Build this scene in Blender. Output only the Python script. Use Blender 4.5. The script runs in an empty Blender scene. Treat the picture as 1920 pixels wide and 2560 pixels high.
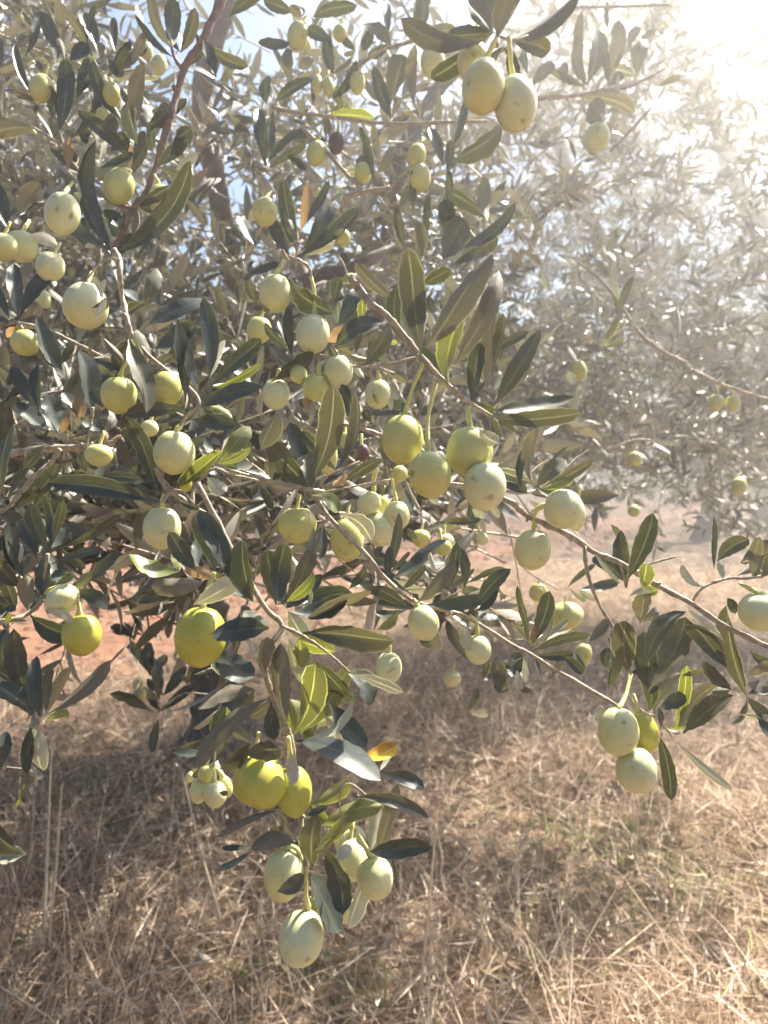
import bpy, math, random
import numpy as np
from mathutils import Vector, Matrix

# ---------------------------------------------------------------- camera
sc = bpy.context.scene
F = 26.0 / 36.0 * 2560.0            # focal length in photograph pixels
CAM = Vector((0, 0, 1.02))
PITCH = math.radians(-3.4)
cd = bpy.data.cameras.new("camera")
cam = bpy.data.objects.new("camera", cd)
sc.collection.objects.link(cam)
cd.sensor_fit = 'VERTICAL'
cd.sensor_height = 36.0
cd.lens = 26.0
cd.clip_start = 0.02
cd.clip_end = 1000
cam.location = CAM
cam.rotation_euler = (math.radians(90) + PITCH, 0, 0)
cd.dof.use_dof = True
cd.dof.focus_distance = 0.43
cd.dof.aperture_fstop = 13.0
sc.camera = cam

# ---------------------------------------------------------------- sky, sun, exposure
SUN_EL = math.radians(53)
SUN_AZ = math.radians(43)           # to the right of the view direction
w = bpy.data.worlds.new("World")
sc.world = w
w.use_nodes = True
nt = w.node_tree
nt.nodes.clear()
out = nt.nodes.new("ShaderNodeOutputWorld")
bg = nt.nodes.new("ShaderNodeBackground")
sky = nt.nodes.new("ShaderNodeTexSky")
sky.sky_type = 'NISHITA'
sky.sun_disc = False
sky.sun_elevation = SUN_EL
sky.sun_rotation = SUN_AZ
sky.air_density = 1.1
sky.dust_density = 0.2
sky.ozone_density = 1.0
bg.inputs[1].default_value = 0.06
hs = nt.nodes.new("ShaderNodeHueSaturation")
hs.inputs['Saturation'].default_value = 2.0
hs.inputs['Value'].default_value = 0.5
nt.links.new(sky.outputs[0], hs.inputs['Color'])
nt.links.new(hs.outputs[0], bg.inputs[0])
nt.links.new(bg.outputs[0], out.inputs[0])

ld = bpy.data.lights.new("sun", 'SUN')
ld.energy = 5.0
ld.angle = math.radians(0.5)
ld.color = (1.0, 0.93, 0.82)
sun = bpy.data.objects.new("sun", ld)
sc.collection.objects.link(sun)
sdir = Vector((math.sin(SUN_AZ) * math.cos(SUN_EL), math.cos(SUN_AZ) * math.cos(SUN_EL), math.sin(SUN_EL)))
sun.rotation_euler = (-sdir).to_track_quat('-Z', 'Y').to_euler()
sun.location = sdir * 20

sc.view_settings.view_transform = 'Standard'
sc.view_settings.look = 'None'
sc.view_settings.exposure = 2.4
sc.view_settings.gamma = 1
sc.render.engine = 'CYCLES'
sc.cycles.use_denoising = True
sc.cycles.max_bounces = 6
sc.cycles.diffuse_bounces = 3
sc.cycles.glossy_bounces = 2
sc.cycles.transmission_bounces = 3
sc.cycles.volume_bounces = 0
sc.cycles.sample_clamp_indirect = 4

HAZE_DENSITY = 0.064
HAZE_G = 0.74
HAZE_TOP = 4.8

# ---------------------------------------------------------------- helpers
CR = Matrix.Rotation(math.radians(90) + PITCH, 3, 'X')
def P(sx, sy, d):
    """a point seen at photograph pixel sx, sy at depth d metres"""
    return CAM + CR @ Vector(((sx - 960) / F * d, (1280 - sy) / F * d, -d))
def ground_depth(sy):
    """depth at which the ray of pixel row sy meets the ground"""
    r = CR @ Vector((0, (1280 - sy) / F, -1.0))
    return -CAM.z / r.z

def link(o, parent=None):
    sc.collection.objects.link(o)
    if parent is not None:
        o.parent = parent
    return o
def empty(name, loc, label, cat, group=None):
    o = bpy.data.objects.new(name, None)
    o.location = loc
    o.empty_display_size = 0.02
    o['label'] = label
    o['category'] = cat
    if group:
        o['group'] = group
    return link(o)
def mesh_obj(name, V, Fc, mat, parent=None, uv=None, smooth=True, tint=None):
    """V: list / array of world points (made local to the parent here)"""
    V = np.asarray(V, dtype=np.float64)
    if parent is not None:
        off = np.zeros(3)
        p = parent
        while p is not None:
            off += np.array(p.location)
            p = p.parent
        V = V - off
    me = bpy.data.meshes.new(name)
    me.from_pydata(V.tolist(), [], Fc if isinstance(Fc, list) else Fc.tolist())
    if smooth:
        me.polygons.foreach_set('use_smooth', [True] * len(me.polygons))
    if uv is not None:
        l = me.uv_layers.new(name='UVMap')
        idx = np.empty(len(me.loops), dtype=np.int32)
        me.loops.foreach_get('vertex_index', idx)
        l.data.foreach_set('uv', np.asarray(uv, dtype=np.float32)[idx].ravel())
    if tint is not None:
        a = me.attributes.new('tint', 'FLOAT', 'POINT')
        a.data.foreach_set('value', np.asarray(tint, dtype=np.float32))
    me.materials.append(mat)
    me.update()
    o = bpy.data.objects.new(name, me)
    return link(o, parent)

# ---------------------------------------------------------------- materials
def new_mat(name):
    m = bpy.data.materials.new(name)
    m.use_nodes = True
    n = m.node_tree
    for x in list(n.nodes):
        n.nodes.remove(x)
    return m, n
def N(n, t, **kw):
    x = n.nodes.new(t)
    for k, v in kw.items():
        if k.startswith('i_'):
            x.inputs[k[2:].replace('_', ' ')].default_value = v
        else:
            setattr(x, k, v)
    return x
def math_node(n, op, a, b=None, clamp=False):
    x = n.nodes.new('ShaderNodeMath')
    x.operation = op
    x.use_clamp = clamp
    for i, s in enumerate((a, b)):
        if s is None: continue
        if isinstance(s, (int, float)): x.inputs[i].default_value = s
        else: n.links.new(s, x.inputs[i])
    return x.outputs[0]
def mixc(n, fac, a, b):
    x = n.nodes.new('ShaderNodeMix')
    x.data_type = 'RGBA'
    if isinstance(fac, (int, float)): x.inputs[0].default_value = fac
    else: n.links.new(fac, x.inputs[0])
    for i, s in ((6, a), (7, b)):
        if isinstance(s, tuple): x.inputs[i].default_value = (*s, 1)
        else: n.links.new(s, x.inputs[i])
    return x.outputs[2]
def ramp(n, fac, stops):
    r = n.nodes.new('ShaderNodeValToRGB')
    e = r.color_ramp.elements
    while len(e) < len(stops): e.new(0.5)
    for el, (p, c) in zip(e, stops):
        el.position = p
        el.color = (*c, 1)
    n.links.new(fac, r.inputs[0])
    return r.outputs[0]

def leaf_material(name, top, under, trans, trans_w, rib, rough=0.40, blotch=None, uvd=True):
    m, n = new_mat(name)
    L = n.links.new
    o = N(n, 'ShaderNodeOutputMaterial')
    geo = N(n, 'ShaderNodeNewGeometry')
    tc = N(n, 'ShaderNodeTexCoord')
    if uvd:
        info = N(n, 'ShaderNodeObjectInfo')
        rnd = info.outputs['Random']
    else:
        a = N(n, 'ShaderNodeAttribute', attribute_name='tint')
        rnd = a.outputs['Fac']
    nz = N(n, 'ShaderNodeTexNoise', i_Scale=140.0 if uvd else 30.0, i_Detail=3.0)
    L(tc.outputs['Object'], nz.inputs['Vector'])
    top_c = mixc(n, rnd, tuple(c * 0.75 for c in top), tuple(c * 1.25 for c in top))
    top_c = mixc(n, math_node(n, 'MULTIPLY', nz.outputs[0], 0.5), top_c, tuple(c * 1.5 for c in top))
    und_c = mixc(n, rnd, under, tuple(c * 0.75 for c in under))
    col = mixc(n, geo.outputs['Backfacing'], top_c, und_c)
    if uvd:                                     # pale scales and dust on the blade
        sp = N(n, 'ShaderNodeTexVoronoi', i_Scale=1300.0)
        L(tc.outputs['Object'], sp.inputs['Vector'])
        spf = math_node(n, 'SUBTRACT', 1.0, math_node(n, 'MULTIPLY', sp.outputs['Distance'], 3.5), True)
        dn = N(n, 'ShaderNodeTexNoise', i_Scale=75.0, i_Detail=5.0, i_Roughness=0.75)
        L(tc.outputs['Object'], dn.inputs['Vector'])
        dnf = math_node(n, 'MULTIPLY', math_node(n, 'SUBTRACT', dn.outputs[0], 0.5), 5.0, True)
        col = mixc(n, math_node(n, 'MULTIPLY', math_node(n, 'MAXIMUM', spf, dnf), 0.16), col, (0.34, 0.31, 0.25))
    tcol = mixc(n, rnd, trans, tuple(c * 0.7 for c in trans))
    if blotch:
        nb = N(n, 'ShaderNodeTexNoise', i_Scale=70.0, i_Detail=2.0)
        L(tc.outputs['Object'], nb.inputs['Vector'])
        bf = math_node(n, 'MULTIPLY', math_node(n, 'SUBTRACT', nb.outputs[0], 0.5), 8.0, True)
        col = mixc(n, bf, col, blotch)
        tcol = mixc(n, bf, tcol, blotch)
    rough_s = None
    if uvd:
        uvn = N(n, 'ShaderNodeUVMap', uv_map='UVMap')
        sep = N(n, 'ShaderNodeSeparateXYZ')
        L(uvn.outputs[0], sep.inputs[0])
        v = math_node(n, 'ABSOLUTE', math_node(n, 'SUBTRACT', math_node(n, 'MULTIPLY', sep.outputs[1], 2.0), 1.0))
        ribf = math_node(n, 'SUBTRACT', 1.0, math_node(n, 'MULTIPLY', v, 13.0), True)
        edge = math_node(n, 'MULTIPLY', math_node(n, 'SUBTRACT', v, 0.88), 9.0, True)
        # faint side veins
        wv = N(n, 'ShaderNodeTexWave', i_Scale=1.0, i_Distortion=1.0)
        cx = N(n, 'ShaderNodeCombineXYZ')
        L(math_node(n, 'ADD', math_node(n, 'MULTIPLY', sep.outputs[0], 9.0), math_node(n, 'MULTIPLY', v, -2.2)), cx.inputs[0])
        L(cx.outputs[0], wv.inputs['Vector'])
        vein = math_node(n, 'MULTIPLY', math_node(n, 'POWER', wv.outputs['Fac'], 6.0), 0.10)
        col = mixc(n, vein, col, rib)
        col = mixc(n, math_node(n, 'MULTIPLY', ribf, 0.75), col, rib)
        col = mixc(n, math_node(n, 'MULTIPLY', edge, 0.6), col, rib)
        tcol = mixc(n, math_node(n, 'MAXIMUM', ribf, edge), tcol, tuple(min(1, c * 1.5) for c in rib))
        tf = math_node(n, 'ADD', math_node(n, 'MULTIPLY', math_node(n, 'MAXIMUM', ribf, edge), 0.25), trans_w, True)
    else:
        tf = trans_w
    b = N(n, 'ShaderNodeBsdfPrincipled')
    L(col, b.inputs['Base Color'])
    rb = math_node(n, 'ADD', math_node(n, 'MULTIPLY', geo.outputs['Backfacing'], 0.25), rough)
    L(rb, b.inputs['Roughness'])
    b.inputs['Specular IOR Level'].default_value = 0.5
    bp = N(n, 'ShaderNodeBump', i_Strength=0.25, i_Distance=0.001)
    L(nz.outputs[0], bp.inputs['Height'])
    L(bp.outputs[0], b.inputs['Normal'])
    t = N(n, 'ShaderNodeBsdfTranslucent')
    L(tcol, t.inputs[0])
    mx = N(n, 'ShaderNodeMixShader')
    if isinstance(tf, float): mx.inputs[0].default_value = tf
    else: L(tf, mx.inputs[0])
    L(b.outputs[0], mx.inputs[1])
    L(t.outputs[0], mx.inputs[2])
    L(mx.outputs[0], o.inputs[0])
    return m
RIB = (0.22, 0.23, 0.08)
M_LEAF = {
 'd': leaf_material('leaf_dark', (0.034, 0.043, 0.040), (0.20, 0.185, 0.145), (0.13, 0.14, 0.03), 0.10, (0.12, 0.135, 0.07)),
 'u': leaf_material('leaf_grey', (0.075, 0.075, 0.05), (0.20, 0.175, 0.13), (0.16, 0.15, 0.05), 0.15, (0.16, 0.16, 0.08)),
 'y': leaf_material('leaf_backlit', (0.085, 0.11, 0.02), (0.24, 0.25, 0.11), (0.25, 0.27, 0.03), 0.26, (0.34, 0.36, 0.10)),  # greener base: the glow of backlit leaves is partly put into the colour
 'p': leaf_material('leaf_pale_sunlit', (0.16, 0.17, 0.12), (0.50, 0.49, 0.39), (0.25, 0.26, 0.10), 0.12, (0.45, 0.45, 0.32), 0.5),  # paler copy of the grey leaf; sunlight on undersides is put into its colour
 'b': leaf_material('leaf_withered', (0.34, 0.23, 0.13), (0.36, 0.26, 0.16), (0.42, 0.26, 0.10), 0.30, (0.25, 0.15, 0.08), 0.6),
 'o': leaf_material('leaf_yellowed', (0.50, 0.36, 0.03), (0.45, 0.36, 0.06), (0.75, 0.50, 0.03), 0.35, (0.6, 0.5, 0.1), 0.5, (0.35, 0.13, 0.02)),
}
M_FOL = leaf_material('foliage', (0.055, 0.058, 0.042), (0.36, 0.32, 0.26), (0.22, 0.21, 0.10), 0.14, RIB, 0.38, None, False)
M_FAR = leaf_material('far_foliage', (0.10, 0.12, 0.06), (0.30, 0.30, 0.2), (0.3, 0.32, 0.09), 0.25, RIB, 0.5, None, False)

def olive_material(name, c1, c2, sss=0.12):
    m, n = new_mat(name)
    L = n.links.new
    o = N(n, 'ShaderNodeOutputMaterial')
    b = N(n, 'ShaderNodeBsdfPrincipled')
    tc = N(n, 'ShaderNodeTexCoord')
    info = N(n, 'ShaderNodeObjectInfo')
    nz = N(n, 'ShaderNodeTexNoise', i_Scale=90.0, i_Detail=3.0)
    add = N(n, 'ShaderNodeVectorMath', operation='ADD')
    L(tc.outputs['Object'], add.inputs[0]); L(info.outputs['Random'], add.inputs[1])
    L(add.outputs[0], nz.inputs['Vector'])
    c = mixc(n, nz.outputs[0], c1, c2)
    # each fruit ripens differently: some yellower, with a soft blush on one side
    blush = N(n, 'ShaderNodeTexNoise', i_Scale=38.0, i_Detail=1.0)
    L(add.outputs[0], blush.inputs['Vector'])
    rp = math_node(n, 'ADD', math_node(n, 'MULTIPLY', info.outputs['Random'], 0.55), math_node(n, 'MULTIPLY', math_node(n, 'SUBTRACT', blush.outputs[0], 0.5), 1.3), True)
    c = mixc(n, rp, c, (c1[0] * 0.98, c1[1] * 0.88, c1[2] * 0.45))
    vor = N(n, 'ShaderNodeTexVoronoi', i_Scale=900.0)
    L(tc.outputs['Object'], vor.inputs['Vector'])
    dots = math_node(n, 'SUBTRACT', 1.0, math_node(n, 'MULTIPLY', vor.outputs['Distance'], 4.0), True)
    big = N(n, 'ShaderNodeTexNoise', i_Scale=45.0, i_Detail=4.0, i_Roughness=0.7)
    L(add.outputs[0], big.inputs['Vector'])
    bf = math_node(n, 'MULTIPLY', math_node(n, 'SUBTRACT', big.outputs[0], 0.47), 5.0, True)
    c = mixc(n, math_node(n, 'MULTIPLY', bf, 0.3), c, tuple(min(1, x * 1.15 + 0.07) for x in c1))
    c = mixc(n, math_node(n, 'MULTIPLY', dots, 0.18), c, tuple(min(1, x * 1.5 + 0.10) for x in c1))
    # brownish bruises, few and small
    nb = N(n, 'ShaderNodeTexNoise', i_Scale=160.0, i_Detail=1.0)
    L(add.outputs[0], nb.inputs['Vector'])
    c = mixc(n, math_node(n, 'MULTIPLY', math_node(n, 'SUBTRACT', nb.outputs[0], 0.66), 6.0, True), c, (0.22, 0.15, 0.06))
    L(c, b.inputs['Base Color'])
    L(math_node(n, 'ADD', math_node(n, 'MULTIPLY', bf, 0.22), 0.33), b.inputs['Roughness'])
    bp = N(n, 'ShaderNodeBump', i_Strength=0.12, i_Distance=0.0006)
    L(big.outputs[0], bp.inputs['Height']); L(bp.outputs[0], b.inputs['Normal'])
    b.inputs['Subsurface Weight'].default_value = sss
    b.inputs['Subsurface Radius'].default_value = (1.0, 0.9, 0.2)
    b.inputs['Subsurface Scale'].default_value = 0.006
    L(b.outputs[0], o.inputs[0])
    return m
M_OL = {
 'g': olive_material('olive_pale', (0.50, 0.51, 0.29), (0.58, 0.58, 0.36)),
 'm': olive_material('olive_green', (0.43, 0.43, 0.15), (0.52, 0.51, 0.22)),
 'y': olive_material('olive_yellow', (0.34, 0.34, 0.04), (0.46, 0.43, 0.09), 0.10),
 'v': olive_material('olive_purple', (0.07, 0.03, 0.05), (0.13, 0.06, 0.08), 0.0),
}
def bark_material(name, c1, c2, scale=60.0, bump=0.6):
    m, n = new_mat(name)
    L = n.links.new
    o = N(n, 'ShaderNodeOutputMaterial')
    b = N(n, 'ShaderNodeBsdfPrincipled')
    tc = N(n, 'ShaderNodeTexCoord')
    nz = N(n, 'ShaderNodeTexNoise', i_Scale=scale, i_Detail=6.0, i_Roughness=0.65)
    L(tc.outputs['Object'], nz.inputs['Vector'])
    nf = math_node(n, 'MULTIPLY', math_node(n, 'SUBTRACT', nz.outputs[0], 0.33), 3.0, True)
    L(mixc(n, nf, c1, c2), b.inputs['Base Color'])
    b.inputs['Roughness'].default_value = 0.75
    bp = N(n, 'ShaderNodeBump', i_Strength=bump, i_Distance=0.3 / scale)
    L(nz.outputs[0], bp.inputs['Height'])
    L(bp.outputs[0], b.inputs['Normal'])
    L(b.outputs[0], o.inputs[0])
    return m
M_TWIG = bark_material('twig_bark', (0.20, 0.15, 0.11), (0.42, 0.36, 0.28), 260.0)
M_TWIG2 = bark_material('reddish_twig', (0.14, 0.085, 0.07), (0.26, 0.18, 0.14), 200.0)
M_STALK = bark_material('stalk_green', (0.50, 0.48, 0.16), (0.62, 0.58, 0.24), 200.0, 0.2)
M_TRUNK = bark_material('trunk_bark', (0.06, 0.045, 0.038), (0.20, 0.16, 0.135), 22.0, 1.0)

# ---------------------------------------------------------------- shape builders
def catmull(pts, n):
    pts = [np.array(p, dtype=float) for p in pts]
    if len(pts) == 2:
        return [pts[0] + (pts[1] - pts[0]) * i / n for i in range(n + 1)]
    q = [2 * pts[0] - pts[1]] + pts + [2 * pts[-1] - pts[-2]]
    res = []
    for i in range(1, len(q) - 2):
        for k in range(n):
            t = k / n
            res.append(0.5 * (2 * q[i] + (q[i + 1] - q[i - 1]) * t + (2 * q[i - 1] - 5 * q[i] + 4 * q[i + 1] - q[i + 2]) * t * t
                              + (3 * q[i] - q[i - 1] - 3 * q[i + 1] + q[i + 2]) * t ** 3))
    res.append(q[-2])
    return res
def tube(pts, radii, seg=8, sub=5, rough=0.0, rng=None):
    """pts: world points; radii: one per point. returns V, F"""
    P4 = [list(p) + [r] for p, r in zip(pts, radii)]
    c = np.array(catmull(P4, sub))
    xyz, rad = c[:, :3], np.maximum(c[:, 3], 1e-4)
    T = np.gradient(xyz, axis=0)
    T /= np.linalg.norm(T, axis=1)[:, None] + 1e-12
    up = np.array([0.31, 0.17, 0.93])
    V, Fc = [], []
    prev = np.cross(T[0], up); prev /= np.linalg.norm(prev)
    for i in range(len(xyz)):
        a = prev - T[i] * prev.dot(T[i]); a /= np.linalg.norm(a) + 1e-12
        b = np.cross(T[i], a); prev = a
        for k in range(seg):
            th = 2 * math.pi * k / seg
            r = rad[i] * (1 + (rng.uniform(-rough, rough) if rng else 0)) * (1.0 + (rough * 2.0 if i % 6 == 3 else 0))
            V.append(xyz[i] + (a * math.cos(th) + b * math.sin(th)) * r)
    m = len(xyz)
    for i in range(m - 1):
        for k in range(seg):
            k2 = (k + 1) % seg
            Fc.append([i * seg + k, i * seg + k2, (i + 1) * seg + k2, (i + 1) * seg + k])
    Fc.append([k for k in range(seg)][::-1])
    Fc.append([(m - 1) * seg + k for k in range(seg)])
    return V, Fc
def merge(parts):
    V, Fc = [], []
    for v, f in parts:
        o = len(V)
        V += list(v)
        Fc += [[i + o for i in q] for q in f]
    return V, Fc

NT, NV = 13, 7
def leaf_geo(B, T, width, view, roll, flip, bend, sag, fold, wave, rng):
    """lanceolate leaf from B to T; view: direction to the viewer; flip shows its underside"""
    B, T, view = np.array(B), np.array(T), np.array(view)
    ax = T - B
    Ln = np.linalg.norm(ax)
    ax = ax / Ln
    n0 = view - ax * view.dot(ax)
    n0 /= np.linalg.norm(n0) + 1e-9
    s0 = np.cross(ax, n0)           # sideways; positive = right of the direction as seen by the viewer
    cr, sr = math.cos(roll), math.sin(roll)
    nn = n0 * cr + s0 * sr
    ss = s0 * cr - n0 * sr
    sgn = -1.0 if flip else 1.0
    ph = rng.uniform(0, 6.28)
    V, UV = [], []
    asy = rng.uniform(0.55, 0.9)
    tipe = rng.uniform(0.42, 0.62)
    tw = rng.uniform(-0.9, 0.9)
    hook = rng.uniform(-0.12, 0.12) * (2.0 if rng.random() < 0.2 else 1.0)
    for i in range(NT):
        t = i / (NT - 1)
        cr, sr = math.cos(roll + tw * (t - .45)), math.sin(roll + tw * (t - .45))
        nn = n0 * cr + s0 * sr
        ss = s0 * cr - n0 * sr
        s = max(0.0, (t - 0.05) / 0.95)
        wd = (s ** asy) * ((1 - s) ** tipe) / ((asy / (asy + tipe)) ** asy * (tipe / (asy + tipe)) ** tipe)
        wd = max(wd, 0.07 * (1 - t))
        c = B + ax * (Ln * t) + s0 * (bend * Ln * 4 * t * (1 - t)) + nn * sgn * (sag * Ln * (4 * t * (1 - t)) + hook * Ln * max(0, t - .55) ** 2 * 4)
        for j in range(NV):
            v = -1 + 2 * j / (NV - 1)
            h = fold * (abs(v) - 0.35) * wd + wave * math.sin(t * 19 + ph + (2.1 if v > 0 else 0)) * abs(v) ** 2 * wd
            rip = 1 + 0.05 * math.sin(t * 31 + ph * 2 + v)
            p = c + ss * (v * wd * width * 0.5 * rip) + nn * sgn * (h * width * 0.5)
            V.append(p)
            UV.append((t, (v + 1) / 2))
    Fc = []
    for i in range(NT - 1):
        for j in range(NV - 1):
            a = i * NV + j
            q = [a, a + 1, a + NV + 1, a + NV]
            Fc.append(q if not flip else q[::-1])
    return V, Fc, UV
def olive_geo(C, rx, ry, axis, rng, seg=24, rings=16):
    """axis: unit direction from the stalk end to the tip"""
    axis = np.array(axis); axis /= np.linalg.norm(axis)
    a = np.cross(axis, [0.3, 1.0, 0.1]); a /= np.linalg.norm(a)
    b = np.cross(axis, a)
    C = np.array(C)
    e1, e2, ph = rng.uniform(0.0, 0.03), rng.uniform(-0.05, 0.07), rng.uniform(0, 6.28)
    V = [C - axis * ry * 0.93]
    for i in range(1, rings):
        th = math.pi * i / rings
        z = -math.cos(th)
        r = math.sin(th) * (1 + e2 * z)
        zz = z * ry
        if z < -0.85: zz += (-(z + 0.85)) * ry * 0.5
        if z > 0.96: zz += (z - 0.96) * ry * 0.7
        for k in range(seg):
            p = 2 * math.pi * k / seg
            rr = r * rx * (1 + e1 * math.cos(2 * p + ph))
            V.append(C + axis * zz + (a * math.cos(p) + b * math.sin(p)) * rr)
    V.append(C + axis * ry * 1.03)
    Fc = []
    for k in range(seg):
        Fc.append([0, 1 + (k + 1) % seg, 1 + k])
    for i in range(rings - 2):
        for k in range(seg):
            k2 = (k + 1) % seg
            Fc.append([1 + i * seg + k, 1 + i * seg + k2, 1 + (i + 1) * seg + k2, 1 + (i + 1) * seg + k])
    last = len(V) - 1
    o = 1 + (rings - 2) * seg
    for k in range(seg):
        Fc.append([o + k, o + (k + 1) % seg, last])
    return V, Fc
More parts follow.
